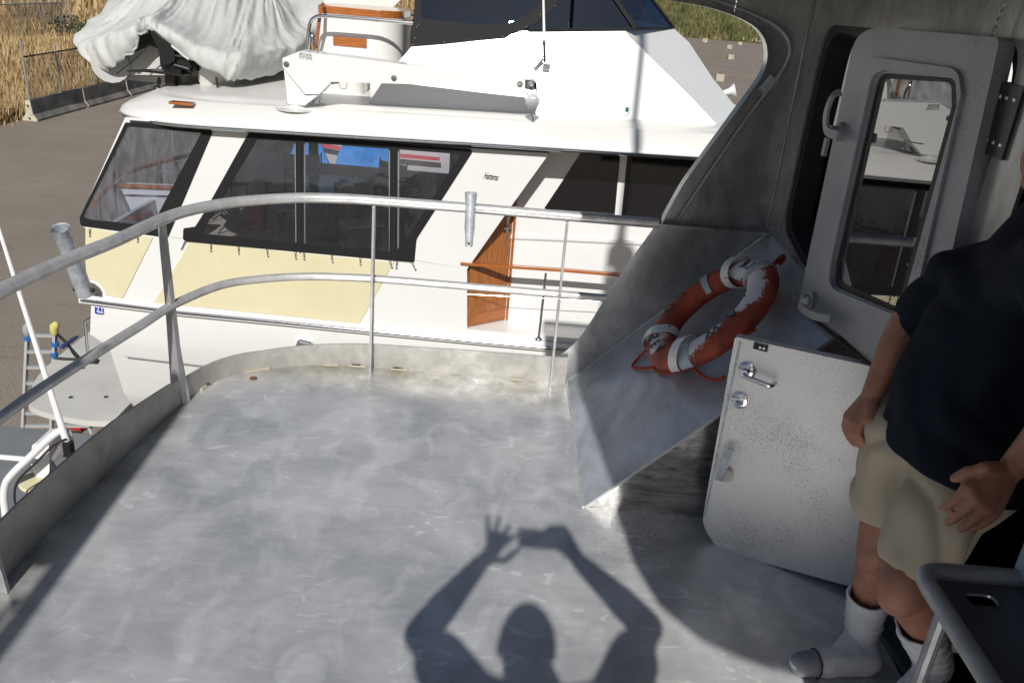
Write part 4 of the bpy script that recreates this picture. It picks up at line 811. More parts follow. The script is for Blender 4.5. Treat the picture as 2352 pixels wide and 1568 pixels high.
# hailer horn beyond the flybridge
c = UY(1672, 218, 9.9); obj('horn', MB().lathe([(.02, 0), (.03, .08), (.04, .13), (.075, .18)], c-V((.10, 0, 0)), (.9, -.1, .35), 18), WHITE, MY, smooth=True)
# --- stair hood with teak cap
def hood(x0, x1, y0, y1, z0, z1, r_, n=7):
    o_ = []
    for cx_, cy_, a0 in ((x1-r_, y0+r_, -90), (x1-r_, y1-r_, 0), (x0+r_*.4, y1-r_*.4, 90), (x0+r_*.4, y0+r_*.4, 180)):
        rr = r_ if a0 in (-90, 0) else r_*.4
        for k in range(n): a = R(a0+90*k/(n-1)); o_.append((cx_+rr*math.cos(a), cy_+rr*math.sin(a)))
    return o_
a = UY(727, 120, 9.4); b = UY(918, 120, 9.4); ho = hood(a.x, b.x, 9.4, 10.4, 0, 0, .28)
sh_ = obj('stair_hood', MB().sheet([[(x, y, .42) for x, y in ho]], (0, 0, .84)), GELC, MY, smooth=True, sharp=40, bevel=.01)
obj('teak_cap', MB().sheet([[(x, y, 1.262) for x, y in ho]], (0, 0, .075)), TEAK, sh_, bevel=.012)
a2, b2 = UY(735, 160, 9.0), UY(832, 160, 9.0); ho2 = hood(a2.x, b2.x, 9.0, 9.398, 0, 0, .12)
sh2 = obj('locker_seat', MB().sheet([[(x, y, .45) for x, y in ho2]], (0, 0, .42)), GELC, MY, smooth=True, sharp=40, bevel=.015)
obj('teak_step', MB().box((a2.x+.05, 9.385, .95), (b2.x-.03, 9.398, 1.04)), TEAK, sh_)
obj('teak_edge', MB().tube([UY(733, 50, 9.2), UY(738, 18, 9.25), UY(742, 10, 9.35)], .02, 6).tube([UY(726, 110, 9.3), UY(733, 50, 9.2)], .02, 6), TEAK, sh_)
obj('overhead_wing', MB().sheet([[UY(x, y, 10.9) for x, y in ((735, 25), (770, -60), (980, -60), (900, 20))]], (0, .05, 0)), GELC, MY)
hr = [UY(706, 122, 9.15), UY(707, 90, 9.15), UY(712, 55, 9.15), UY(722, 42, 9.15), UY(740, 37.5, 9.15), UY(800, 41, 9.15), UY(952, 54, 9.15)]
obj('grab_rail', MB().tube(spline(hr, 5), .019, 10), CHROME, MY, smooth=True); obj('grab_rail', MB().tube(spline([UY(722, 125, 9.0), UY(722, 100, 9.0), UY(715, 80, 9.0), UY(709, 72, 9.1)], 4), .014, 8), STEEL, MY, smooth=True)
mb = MB()
for x in (925, 934, 941): mb.tube([UY(x, 110, 10.6), UY(x+6, 45, 10.6)], .012, 6)
mb.tube([UY(905, 34, 10.6), UY(955, 36, 10.6)], .014, 6); mb.tube([UY(912, 108, 10.6), UY(950, 72, 10.6)], .01, 6); obj('aft_rail', mb, STEEL, MY, smooth=True)
# --- boat crane
cy0 = 8.13
def CR(pts, y=cy0): return [UY(a, b, y) for a, b in pts]
arm = [(648.5, 134), (688, 118), (696, 119), (1108, 171), (1206, 182), (1206, 205), (1108, 199), (761, 188), (733, 217), (701, 217), (650, 155)]
CRN = obj('crane_arm', MB().sheet([CR(arm)], (0, .22, 0)), WHITE, MY, bevel=.012)
ped = [(651, 158), (701, 220), (732, 219), (700, 243), (660, 241)]
pd = obj('crane_pedestal', MB().sheet([CR(ped, cy0+.015)], (0, .19, 0)), WHITE, MY, bevel=.008)
pc0 = UY(681, 247, cy0+.1); obj('base_flange', MB().lathe([(.22, 0), (.22, .010), (.12, .014), (.11, .05)], V((pc0.x, cy0+.13, rz(pc0.x)+.16)), (0, 0, 1), 36), mat('flange_white', (.62, .62, .62), .3), pd, smooth=True)
for x, y in ((658, 148), (905, 180), (1194, 193.5)): obj('pivot_bolt', MB().lathe([(.028, 0), (.028, .004), (.013, .005), (.013, .014)], CR([(x, y)])[0]-V((0, .0, 0)), (0, -1, 0), 18), STEEL, CRN, smooth=True)
tc_ = CR([(701, 130)])[0]; u = (CR([(760, 139)])[0]-CR([(690, 130)])[0]).normalized()
text('BROWER', 'lettering', .036, CR([(702, 126)])[0]-V((0, .003, 0)), (1, 0, -.08), (0, 0, 1), mat('grey_lettering', (.13, .13, .14), .5), CRN, .001, 0, 1.05, .115)
text('SYSTEMS', 'lettering', .036, CR([(702, 133.5)])[0]-V((0, .003, 0)), (1, 0, -.08), (0, 0, 1), MATS['grey_lettering'], CRN, .001, 0, 1.05, .125)
tb = obj('sheave_box', MB().sheet([CR(rnd([(1206, 184), (1225, 184), (1232, 192), (1232, 207), (1206, 205)], 2), cy0+.05)], (0, .10, 0)), mat('dark_steel', (.16, .15, .15), .25, .9), CRN, bevel=.006)
obj('sheave', MB().lathe([(.045, 0), (.045, .02), (.02, .025)], CR([(1222, 196)], cy0+.05)[0], (0, -1, 0), 20), CHROME, tb, smooth=True)
blk = obj('hook_block', MB().lathe([(.0, 0), (.066, 0), (.07, .03), (.066, .06), (.0, .06)], CR([(1223, 232)], cy0+.06)[0]-V((0, .0, 0)), (0, -1, 0), 26), CHROME, CRN, smooth=True)
obj('block_cheek', MB().sheet([CR(rnd([(1214, 226), (1232, 226), (1234, 250), (1227, 263), (1219, 263), (1213, 250)], 4), cy0-.01)], (0, .02, 0)), CHROME, blk, bevel=.004)
obj('wire', MB().tube(CR([(1232, 200), (1233, 235)], cy0+.08), .005, 6).tube(CR([(1206, 208), (1212, 216), (1214, 232)], cy0+.05), .006, 6), STEEL, CRN)
obj('tie_down', MB().tube(CR([(1222, 262), (1220, 270), (1227, 272), (1222, 262)], cy0+.04), .006, 6).tube(CR([(1223, 270), (1225, 287)], cy0+.06), .009, 6).tube(CR([(1213, 288), (1233, 289)], cy0+.08), .008, 6), STEEL, CRN)
obj('lever_pin', MB().tube(CR([(761, 192), (778, 190)], cy0+.1), .009, 6).tube(spline(CR([(778, 190), (783, 203), (795, 203), (797, 190)], cy0+.1), 4), .003, 5), STEEL, CRN)
obj('roof_cleat', MB().lathe([(.05, 0), (.03, .02), (.018, .04), (.018, .12)], UZ(728, 236, .50), (0, 0, 1), 14), CHROME, MY, smooth=True)
tag(obj('wooden_board', MB().obox(UZ(418, 238, .415)+V((0, 0, .004)), (.11, 0, 0), (0, .05, 0), (0, 0, .012)), TEAK, bevel=.004), 'small reddish wooden board lying on the yacht roof under the outboard', 'board')
# builder's script on the wing panel
text('Hatteras', 'script_lettering', .088, UY(1127, 406, YY-.004), (1, 0, -.05), (0, 0, 1), BLACK, side, .003, .55, .92, .158)
# --- aft deck interior
AFT = mat('aft_deck_sole', (.40, .36, .31), .6, 0, .4, None, (2, .15, (1, 1, 1)))
obj('aft_deck', MB().box((tx+.03, YY+.06, DZ-.06), (-.78, 12.15, DZ)), AFT, MY)
INW = mat('inner_bulwark', (.55, .56, .57), .5)
obj('far_bulwark', MB().box((tx, 12.15, DZ), (-.78, 12.2, -.95)), INW, MY)
obj('stern_bulwark', MB().box((tx-.02, YY+.06, DZ), (tx+.03, 12.15, -.98)), INW, MY)
ft = MB()
for x0 in (-5.2+.9, -3.2, -2.02, -.85): ft.box((x0, 12.14, -.95), (x0+.13, 12.2, .3))
ft.box((-4.3, 12.14, .18), (-.78, 12.2, .32)); obj('far_enclosure', ft, CANVAS, MY)
obj('far_wing', MB().sheet([[(-4.3, 12.13, .3), (-3.05, 12.13, .3), (-3.5, 12.13, -.95), (-4.5, 12.13, -.95)]], (0, .02, 0)), INW, MY)
trb = obj('inner_locker', MB().sheet([P8([(268, 432), (400, 437), (400, 530), (300, 515)], 9.6)], (0, .3, 0)), mat('white_locker', (.7, .7, .7), .4), MY)
obj('teak_rail', MB().tube([UY(268, 427, 9.6), UY(398, 432, 9.6)], .028, 8), TEAK, trb, smooth=True); obj('steel_rail', MB().tube([UY(272, 447, 9.58), UY(398, 450, 9.58)], .010, 8), CHROME, trb, smooth=True)
for (x0, y0), (x1, y1) in (((262, 395), (268, 520)), ((227, 450), (233, 520)), ((366, 375), (372, 430)), ((404, 372), (410, 420))):
    obj('enclosure_tube', MB().tube([UY(x0, y0, 10.2), UY(x1, y1, 10.2)], .02, 8), STEEL, MY, smooth=True)
obj('stern_rail', MB().tube(spline([UY(215, 470, 8.7), UY(250, 430, 9.3), UY(310, 390, 10.5), UY(440, 355, 12.0)], 5), .03, 8), TEAK, MY, smooth=True)
obj('red_hose', MB().tube(spline([UZ(300, 503, DZ+.75), UZ(330, 498, DZ+.8), UZ(345, 490, DZ+.8)], 4), .035, 8), mat('red_plastic', (.30, .02, .015), .5), MY, smooth=True)
# ================================================================ COVERED DINGHY ON THE YACHT'S ROOF
CD = thing('covered_dinghy', 'dinghy under a wrinkled pale grey cover on the yacht roof, outboard hanging out', 'dinghy', (-4, 10.6, .6))
COVM = mat('cover_cloth', (.50, .51, .495), .85, 0, .2, (5, 1.), (1.3, .10, (1, 1, 1)))
G = [((188, 97), 9.75), ((216, 104), 9.4), ((275, 84), 9.25), ((322, 58), 9.15), ((345, 44), 9.12), ((372, 60), 9.1), ((440, 98), 9.0), ((512, 128), 8.95), ((560, 128), 9.0), ((640, 116), 9.6), ((700, 96), 10.3), ((738, 45), 11.3)]
Hm = [((200, 128), 9.65), ((243, 161), 9.3), ((290, 132), 9.2), ((328, 84), 9.15), ((345, 69), 9.12), ((374, 90), 9.1), ((440, 137), 9.0), ((502, 177), 8.95), ((545, 187), 9.0), ((622, 174), 9.55), ((680, 146), 10.2), ((722, 92), 11.3)]
gl_ = [UY(a[0], a[1], y) for a, y in G]+[V((-2.35, 12.3, 1.5)), V((-3.3, 12.9, 1.5)), V((-4.4, 12.7, 1.45)), V((-5.15, 11.8, 1.3)), V((-5.3, 10.7, 1.05))]
hl_ = [UY(a[0], a[1], y) for a, y in Hm]+[V((-2.4, 12.25, .9)), V((-3.3, 12.8, .8)), V((-4.4, 12.6, .75)), V((-5.1, 11.8, .7)), V((-5.2, 10.7, .62))]
def closed(P, n=12): Q_ = P[-2:]+P+P[:3]; S_ = spline(Q_, n); return S_[2*n:(2+len(P))*n]
gs, hs = closed(gl_), closed(hl_); pk = UY(400, -110, 10.6); pk2 = UY(600, -70, 11.2); rows = []; N_ = len(gs)
for k in range(26):
    t = k/25; row = []
    for i in range(N_):
        g_, h_ = gs[i], hs[i]; f = i/12.; pkk = pk.lerp(pk2, max(0, min(1, (g_.x-pk.x+.2)/1.6)))
        if t < .72:
            u = t/.72; p = pkk.lerp(g_, u); p.z += -.10*math.sin(math.pi*u)+.03*math.sin(2*math.pi*u)
        else:
            u = (t-.72)/.28; out = (g_-pkk).to_2d().normalized(); p = g_.lerp(h_, u); b_ = math.sin(math.pi*min(1, u*.9))*.045; p = p+V((out.x*b_, out.y*b_, 0))
        out = (g_-pkk).to_2d().normalized()
        rg = NZ.noise(V((f*1.5, t*.9, 4))); rdg = (1-abs(NZ.noise(V((f*2.2+t*1.5, t*1.6-f*.4, 9))))*2.6); rdg2 = (1-abs(NZ.noise(V((f*4.1-t*2, t*3, 15))))*2.6); fold = (.030*max(0, rdg)**2+.014*max(0, rdg2)**3+.035*(abs(rg)**.7)*(1 if rg > 0 else -1)*min(1, t*1.4)+.06*NZ.noise(V((f*.9, t*2.2, 1)))+.03*NZ.noise(V((f*3.6+t*2, t*4.2, 7))))
        p = p+V((out.x*fold, out.y*fold, fold*.8)); row.append(p)
    rows.append(row)
for row_ in (rows[-1],):                             # rolled hem
    rows.append([p+V(((pk.x-p.x)*.012, (pk.y-p.y)*.02, .004)) for p in row_]); rows.append([p+V(((pk.x-p.x)*.02, (pk.y-p.y)*.03, .06)) for p in row_])
cv_ = obj('cover', MB().grid(rows, True), COVM, CD, smooth=True, sharp=80)
obj('hem_elastic', MB().tube([rows[-3][i]+V((0, -.012, 0)) for i in range(2*12, 6*12)], .012, 8), COVM, cv_, smooth=True)
TUBEM = mat('hull_grey', (.5, .5, .48), .5)
th_ = MB()
th_.tube(spline([V((-4.62, 9.35, .56)), V((-4.72, 9.9, .60)), V((-4.85, 11.4, .72)), V((-4.4, 12.4, .95))], 6), .20, 16)
th_.tube(spline([V((-3.42, 9.25, .50)), V((-3.40, 9.9, .60)), V((-3.2, 11.4, .72)), V((-3.6, 12.4, .95))], 6), .20, 16)
th_.box((-4.6, 9.55, .38), (-3.45, 12.0, .55)); obj('inflatable_hull', th_, TUBEM, CD, smooth=True)
obj('transom', MB().sheet([[UY(x, y, 9.42) for x, y in ((292, 128), (345, 105), (470, 158), (490, 178), (440, 174), (300, 172))]], (0, .05, 0)), TUBEM, CD)
obj('lashing', MB().tube([UY(268, 170, 9.2), UY(310, 136, 9.15), UY(344, 103, 9.15)], .007, 5), RUB, CD); obj('lashing', MB().tube([UY(497, 178, 9.0), UY(500, 200, 9.0), UY(502, 222, 9.0)], .014, 6), RUB, CD)
ck = MB()
for x in (407, 540): ck.obox(UY(x, 198, 9.35), (.04, 0, 0), (0, .04, 0), (0, 0, .12))
ck.tube([UY(395, 207, 9.1), UY(575, 217, 9.1)], .02, 4); ck.tube([UY(395, 197, 9.9), UY(575, 205, 9.9)], .02, 4); obj('chocks', ck, mat('chock_paint', (.55, .56, .54), .5), MY)
# outboard
OB = obj('outboard_motor', MB().sheet([[UY(x, y, 9.02) for x, y in rnd([(343, 72), (352, 70), (366, 84), (398, 108), (402, 140), (386, 150), (372, 148), (362, 110)], 4)]], (0, .30, 0)), BLACK, CD, bevel=.02)
obj('midsection', MB().sheet([[UY(x, y, 9.08) for x, y in rnd([(366, 126), (398, 122), (402, 168), (399, 205), (396, 222), (383, 222), (379, 205), (378, 168), (368, 152)], 3)]], (0, .12, 0)), BLACK, OB, bevel=.015)
mb = MB(); mb.obox(UY(415, 138, 9.15), (.13, 0, -.02), (0, .08, 0), (0, 0, .055)); mb.obox(UY(437, 148, 9.2), (.07, 0, 0), (0, .07, 0), (0, 0, .07)); mb.tube([UY(400, 128, 9.05), UY(440, 134, 9.05)], .02, 8); mb.tube([UY(400, 150, 9.05), UY(436, 160, 9.05)], .025, 8); mb.obox(UY(408, 160, 9.1), (.05, 0, 0), (0, .05, 0), (0, 0, .05))
obj('steering_bracket', mb, BLACK, OB, bevel=.006)
obj('cavitation_plate', MB().sheet([[UY(x, y, 8.98)+V((0, q, 0)) for x, y, q in ((291, 161.5, 0), (330, 162, .0), (378, 163, -.06), (424, 172, -.02), (424, 173, .2), (378, 165, .3), (330, 163, .22))]], (0, 0, -.018)), BLACK, OB)
obj('gearcase', MB().lathe([(.015, -.10), (.04, -.05), (.045, .08), (.03, .17), (.004, .24)], UY(380, 209, 9.12), (1, 0, -.12), 18), BLACK, OB, smooth=True)
obj('skeg', MB().sheet([[UY(x, y, 9.12) for x, y in ((380, 215), (400, 218), (397, 225), (386, 243), (379, 241))]], (0, .02, 0)), BLACK, OB)
pr = MB(); c = UY(364, 206, 9.1); ax = V((-1, -.25, .12)).normalized()
hub = obj('propeller', MB().lathe([(.0, -.04), (.035, -.03), (.04, .03), (.028, .05), (.0, .05)], c, ax, 16), STEEL, OB, smooth=True)
u_ = ax.orthogonal().normalized(); v_ = ax.cross(u_)
for k in range(3):
    a = 2*math.pi*k/3+.5; d = u_*math.cos(a)+v_*math.sin(a); e = ax.cross(d); rows = []
    for i in range(6):
        t = i/5; wd = .055*math.sin(math.pi*(.2+.75*t)); tw = .6*t; s2 = e*math.cos(.6)+ax*math.sin(.6); rows.append([c+d*(.03+.105*t)+s2*(wd*q) for q in (-1, -.3, .4, 1)])
    obj('blade', MB().grid(rows), BLACK, hub, smooth=True)
# ---- tarpaulined boat beyond the yacht
TB = thing('tarpaulined_boat', 'white boat with a red stripe half covered by blue tarpaulins beyond the yacht', 'boat', (-2, 16.5, GZ))
yb = 21.; B_ = lambda pts, y=yb: [UY(a, b, y) for a, b in pts]
rows = []
for k in range(9):
    x = UY(600, 340, yb).x+k*1.15; q = .0 if k < 6 else (k-5)**2*.09; rows.append([(x, yb+q, -.6), (x, yb+.05+q, -1.2), (x, yb+.12+q, -2.4), (x, yb+.6+q, -3.6), (x, yb+1.5, -4.2), (x, yb+2.4-q, -3.6), (x, yb+2.9-q, -2.4), (x, yb+3-q, -.6)])
hb_ = MB().grid(rows); hb_.f += [tuple(range(8)), tuple(range(64, 72))]; obj('hull', hb_, mat('far_hull_white', (.75, .72, .74), .4), TB, smooth=True, sharp=50)
obj('red_stripe', MB().sheet([B_([(640, 318), (735, 329), (800, 340), (905, 352), (1010, 362), (1010, 370), (905, 361), (800, 349), (735, 337), (640, 326)], yb-.03)], (0, .02, 0)), mat('faded_red', (.55, .08, .10), .6), TB)
TARP = mat('blue_tarpaulin', (.05, .27, .72), .5, 0, .4, (3, .8), (2.5, .25, (1, 1, 1)))
for pts_ in ([(612, 376), (640, 335), (660, 300), (728, 300), (740, 340), (757, 382), (700, 380)], [(768, 384), (776, 355), (796, 310), (905, 315), (893, 350), (889, 400)]):
    q = B_(pts_, yb-.08); obj('tarpaulin', MB().sheet([q], (0, .04, 0)), TARP, TB, bevel=.02)
tag(obj('boat_stand', MB().tube([(-5, 22, GZ), (-4.6, 22.4, -3.7)], .05).tube([(0, 22, GZ), (.2, 22.4, -3.7)], .05).box((-2.5, 22.3, GZ), (-2.1, 22.7, -4.15)).box((-5.1, 22, GZ), (.1, 22.1, GZ+.1)), RUST), 'rusty stand beneath the boat with blue tarpaulins', 'boat stand')
cb = thing('cabin_boat', 'white cabin boat far beyond, glimpsed through the wheelhouse side window', 'boat', (6.5, 15, GZ))
rows = [[(4.95+k*.1, 14, -.6), (4.95+k*.1, 14.0, .35-.0*k), (5.1+k*.1, 14.15, 1.15), (5.3, 15, 1.2)] for k in range(2)]
obj('cabin', MB().sheet([[(4.95, 14, -.8), (5.15, 14, 1.2), (9, 14, 1.25), (10, 14, -.8)]], (0, 2.4, 0)), GEL, cb, bevel=.05)
obj('window', MB().sheet([[(5.35, 13.99, .55), (5.42, 13.99, .85), (8.8, 13.99, .88), (8.9, 13.99, .55)]], (0, .005, 0)), DARKGLASS, cb)
obj('hull', MB().grid([[(x, 13.8+(q-5)**2*0, -.78), (x+.1, 13.9, -2.0), (x+.3, 14.6, -3.8), (x+.3, 15.6, -3.8), (x+.1, 16.4, -2), (x, 16.5, -.78)] for x, q in ((4.3, 5), (7, 5), (10.5, 5))]), GEL, cb, smooth=True)
# ---- furniture on the aft deck (standing on the yacht, seen through the clear panels)
def fl_(x, y): return UZ(x, y, DZ)
p = fl_(590, 524); BN = thing('red_bin', 'red plastic bucket bin standing on the yacht aft deck', 'bin', p)
obj('bin_body', MB().lathe([(.0, 0), (.12, .0), (.145, .36), (.15, .36), (.15, .38), (.135, .38), (.12, .05), (.0, .05)], p, (0, 0, 1), 24), mat('bin_red', (.36, .02, .025), .5, 0, .4, None, (18, .5, (1, 1, 1))), BN, smooth=True)
obj('bin_handle', MB().tube([p+V((.15*math.cos(a), .0, .37+.09*math.sin(a))) for a in [k*math.pi/10 for k in range(11)]], .006, 6), RUB, BN)
p = fl_(765, 545); TBL = thing('round_table', 'round glass topped table on the yacht aft deck', 'table', p)
obj('table_top', MB().lathe([(.0, .70), (.52, .70), (.53, .71), (.52, .725), (.0, .725)], p, (0, 0, 1), 40), mat('table_glass', (.10, .13, .14), .08), TBL, smooth=True)
obj('pedestal', MB().lathe([(.22, 0), (.16, .04), (.06, .15), (.05, .5), (.16, .69)], p, (0, 0, 1), 24), DARKIN, TBL, smooth=True)
def chair(c, ang, label, wood=False):
    t = thing('folding_chair', label, 'chair', c, 'folding chairs on the aft deck'); ca, sa = math.cos(ang), math.sin(ang)
    W = lambda x, y, z: V(c)+V((x*ca-y*sa, x*sa+y*ca, z))
    cl = mat('chair_canvas', (.55, .5, .44), .8); dk_ = mat('dark_frame', (.05, .045, .045), .4)
    obj('seat', MB().sheet([[W(-.24, -.2, .42), W(.24, -.2, .42), W(.24, .22, .40), W(-.24, .22, .40)]], (0, 0, -.02)), cl, t)
    obj('backrest', MB().sheet([[W(-.24, .24, .62), W(.24, .24, .62), W(.24, .27, .85), W(-.24, .27, .85)]], tuple(W(0, .02, 0)-W(0, 0, 0))), cl if wood else mat('chair_back', (.25, .26, .28), .8), t)
    for sx in (-.26, .26):
        obj('armrest', MB().obox(W(sx, 0, .64), W(.03, 0, 0)-W(0, 0, 0), W(0, .24, 0)-W(0, 0, 0), (0, 0, .012)), TEAK if wood else dk_, t)
        obj('side_frame', MB().tube([W(sx, -.22, .01), W(sx, .2, .42), W(sx, .25, .62), W(sx, .28, .88)], .012, 6).tube([W(sx, .22, .01), W(sx, -.2, .42), W(sx, -.22, .64)], .012, 6), dk_, t)
chair(fl_(830, 582), .5, 'cream canvas chair with orange wooden arms nearest the zipped panel', True)
chair(fl_(660, 540), 1.9, 'dark framed chair just right of the red bin')
chair(fl_(870, 515), -.6, 'dark framed chair behind the glass table, on its right', False)
chair(fl_(700, 500), .3, 'dark framed chair behind the glass table, on its left', False)
chair(fl_(520, 522), 2.3, 'dark folding chair left of the red bin')
# ---- ladders at the yacht's stern
LAD = mat('ladder_aluminium', (.55, .56, .57), .4, .5)
TAPE = mat('blue_tape', (.02, .14, .42), .6); PADM = mat('yellow_padding', (.55, .50, .18), .9, 0, .3, (12, .8), (4, .3, (1, 1, 1)))
l1 = thing('ladder', 'tall aluminium ladder with taped yellow padding leaning at the yacht stern', 'ladder', UY(57, 1047, 10.0), 'ladders at the yacht stern')
ya = 10.3; yb_ = 10.0
def LA(x, y): return UY(x, y, ya+(yb_-ya)*(y-750)/300)
for xs in (((64, 752), (56, 1075)), ((127, 752), (116, 1050))):
    a, b = LA(*xs[0]), LA(*xs[1]); b = V((b.x, b.y, GZ)); obj('side_rail', MB().obox(a.lerp(b, .5), (.018, 0, 0), (0, .035, 0), (b-a)/2), LAD, l1)
for k, y in enumerate((770, 807, 843, 879, 915, 948, 977, 1008, 1038)):
    obj('rung', MB().obox((LA(62-(y-760)*.025, y)+LA(124-(y-760)*.03, y))/2, (LA(124, y)-LA(62, y))/2, (0, .025, 0), (0, 0, .022)), LAD, l1)
for x, y, y2 in ((64, 752, 776), (126, 750, 790)):
    c = LA(x, y); mb = MB(); ellips(mb, c+V((0, -.03, -.03)), (.055, .055, .10)); ellips(mb, c+V((.03, -.03, .03)), (.05, .045, .06)); pdm = obj('padding', mb, PADM if x > 100 else mat('grey_rag', (.3, .3, .33), .9), l1, smooth=True)
    obj('tape', MB().lathe([(.05, -.03), (.052, .03)], LA(x, y2), (0, 0, 1), 10), TAPE, l1); obj('tape', MB().lathe([(.05, -.02), (.052, .02)], LA(x-1, y+8), (0, 0, 1), 10), TAPE, l1)
obj('tape', MB().lathe([(.045, -.04), (.047, .04)], LA(125, 815), (0, 0, 1), 10), TAPE, l1)
l2 = thing('ladder', 'short aluminium ladder partly hidden below the swim platform', 'ladder', UY(150, 1040, 9.3), 'ladders at the yacht stern')
for xs in (((138, 948), (160, 1030)), ((198, 950), (222, 1030))):
    a, b = UY(*xs[0], 9.6), UY(*xs[1], 9.2); d = (b-a); b = a+d*((GZ-a.z)/d.z); obj('side_rail', MB().obox(a.lerp(b, .5), (.016, 0, 0), (0, .03, 0), (b-a)/2), LAD, l2)
for y in (977, 1008, 1035):
    k = (y-950)*.27; obj('rung', MB().obox((UY(138+k, y, 9.4)+UY(200+k, y, 9.4))/2, (UY(200+k, y, 9.4)-UY(138+k, y, 9.4))/2, (0, .025, 0), (0, 0, .02)), LAD, l2)
c = UZ(172, 980, GZ); fc = thing('fuel_can', 'red fuel can on the ground under the swim platform', 'can', c)
obj('can_body', MB().box((c.x-.2, c.y-.12, GZ), (c.x+.2, c.y+.12, GZ+.32)), mat('can_red', (.5, .015, .01), .5), fc, bevel=.04); obj('spout', MB().lathe([(.04, 0), (.03, .08)], (c.x+.12, c.y, GZ+.31), (0, 0, 1), 10), BLACK, fc)
# blue mooring line and cable over the swim platform
pz = -3.08; P_ = lambda x, y: UZ(x, y, pz)
mb = MB().tube(spline([P_(128, 822), P_(150, 824), P_(172, 825), P_(200, 832), P_(222, 830), P_(218, 824), P_(200, 824)], 4), .018, 6); mb.tube(spline([LA(128, 765), LA(140, 775), UY(155, 790, 9.9), P_(170, 812), P_(178, 820)], 5), .02, 6)
tag(obj('hose', mb, RUB, smooth=True), 'black hose looping over the swim platform and ladder', 'hose')
tag(obj('rolled_cloth', MB().tube(spline([P_(140, 798), P_(155, 788), P_(172, 776), P_(180, 772)], 4), [.025, .03, .028, .03, .025, .025, .028, .025, .025, .02, .015, .015, .01], 8), mat('blue_cloth', (.03, .06, .16), .8)), 'dark blue rolled cloth on the far edge of the swim platform', 'cloth')
# ---- small boat moored below the railing, lower left
SB = thing('small_boat', 'small boat below the railing with white tube rail and tall whip aerial', 'boat', UY(60, 1060, 3.5))
ysb = 3.5; SBP = lambda pts, y=ysb: [UY(a, b, y) for a, b in pts]
wt = mat('white_tube_paint', (.78, .77, .77), .35)
obj('tube_rail', MB().tube(spline(SBP([(16, 1210), (12, 1172), (9, 1140), (14, 1108), (34, 1082), (68, 1050), (105, 1014), (128, 995), (143, 988), (154, 993), (160, 1010), (163, 1040), (172, 1110)]), 6), .019, 14), wt, SB, smooth=True)
obj('cross_rail', MB().tube(SBP([(-60, 1044), (70, 1055)]), .014, 12), wt, SB, smooth=True)
sa, sb_ = SBP([(-8, 508)], 3.75)[0], SBP([(158, 1030)], 3.45)[0]; an2 = obj('whip_aerial', MB().tube([sa, sa.lerp(sb_, .5), sb_], [.0085, .012, .017], 10), wt, SB, smooth=True)
obj('aerial_mount', MB().obox(sb_, (.02, 0, 0), (0, .02, 0), (0, 0, .04)), BLACK, an2, bevel=.004)
zq = SBP([(60, 1100)])[0].z-.35
obj('hull', MB().sheet([[(-5.2, 2.2, zq), (-1.7, 2.2, zq), (-1.62, 3.2, zq), (-1.9, 4.15, zq), (-2.5, 4.55, zq), (-5.2, 4.6, zq)]], (0, 0, -.12)), mat('grey_deck_paint', (.19, .20, .21), .6, 0, .4, None, (2, .15, (1, 1, 1))), SB, bevel=.04)
rows = [[(-5.2, 4.55-k*.15, zq-.1-k*.9), (-2.5, 4.5-k*.2, zq-.1-k*.9), (-1.9-.1*k, 4.1-k*.2, zq-.1-k*.9), (-1.65-.1*k, 3.2, zq-.1-k*.9), (-1.75-.1*k, 2.2, zq-.1-k*.9)] for k in range(3)]
obj('topsides', MB().grid(rows), mat('topside_grey', (.3, .31, .33), .5), SB, smooth=True)
obj('white_cowling', MB().sheet([SBP(rnd([(73, 1020), (112, 1017), (114, 1084), (102, 1102), (82, 1095), (71, 1072)], 7), 3.62)], (0, .16, 0)), WHITE, SB, bevel=.02)
lc = UY(82, 1109, 3.6); obj('cream_lid', MB().lathe([(.0, 0), (.075, 0), (.078, .012), (.07, .02), (.0, .02)], (lc.x, lc.y, lc.z), (.1, -.2, 1), 24), mat('cream_plastic', (.6, .55, .36), .5), SB, smooth=True)
obj('windscreen', MB().grid([SBP([(118, 1052), (140, 1012), (165, 1030)], 3.56), SBP([(116, 1100), (150, 1100), (176, 1085)], 3.5)]), glass('acrylic_screen', (.75, .76, .78), .08, .02, .05), SB)
obj('control_cable', MB().tube(spline(SBP([(150, 1008), (120, 1025), (85, 1060), (48, 1095), (35, 1120), (34, 1150), (42, 1170)], 3.44), 5), .006, 6), RUB, SB)
obj('engine_parts', MB().obox(UY(132, 1080, 3.68), (.06, 0, 0), (0, .05, 0), (0, 0, .05)).obox(UY(150, 1062, 3.7), (.03, 0, 0), (0, .03, 0), (0, 0, .06)).tube(SBP([(120, 1090), (145, 1068), (158, 1075)], 3.62), .012, 6), BLACK, SB, bevel=.01)
obj('rag', MB().obox(UY(143, 1030, 3.6), (.035, 0, .01), (0, .02, 0), (0, 0, .035)), mat('pink_rag', (.5, .25, .24), .8), SB, bevel=.015)

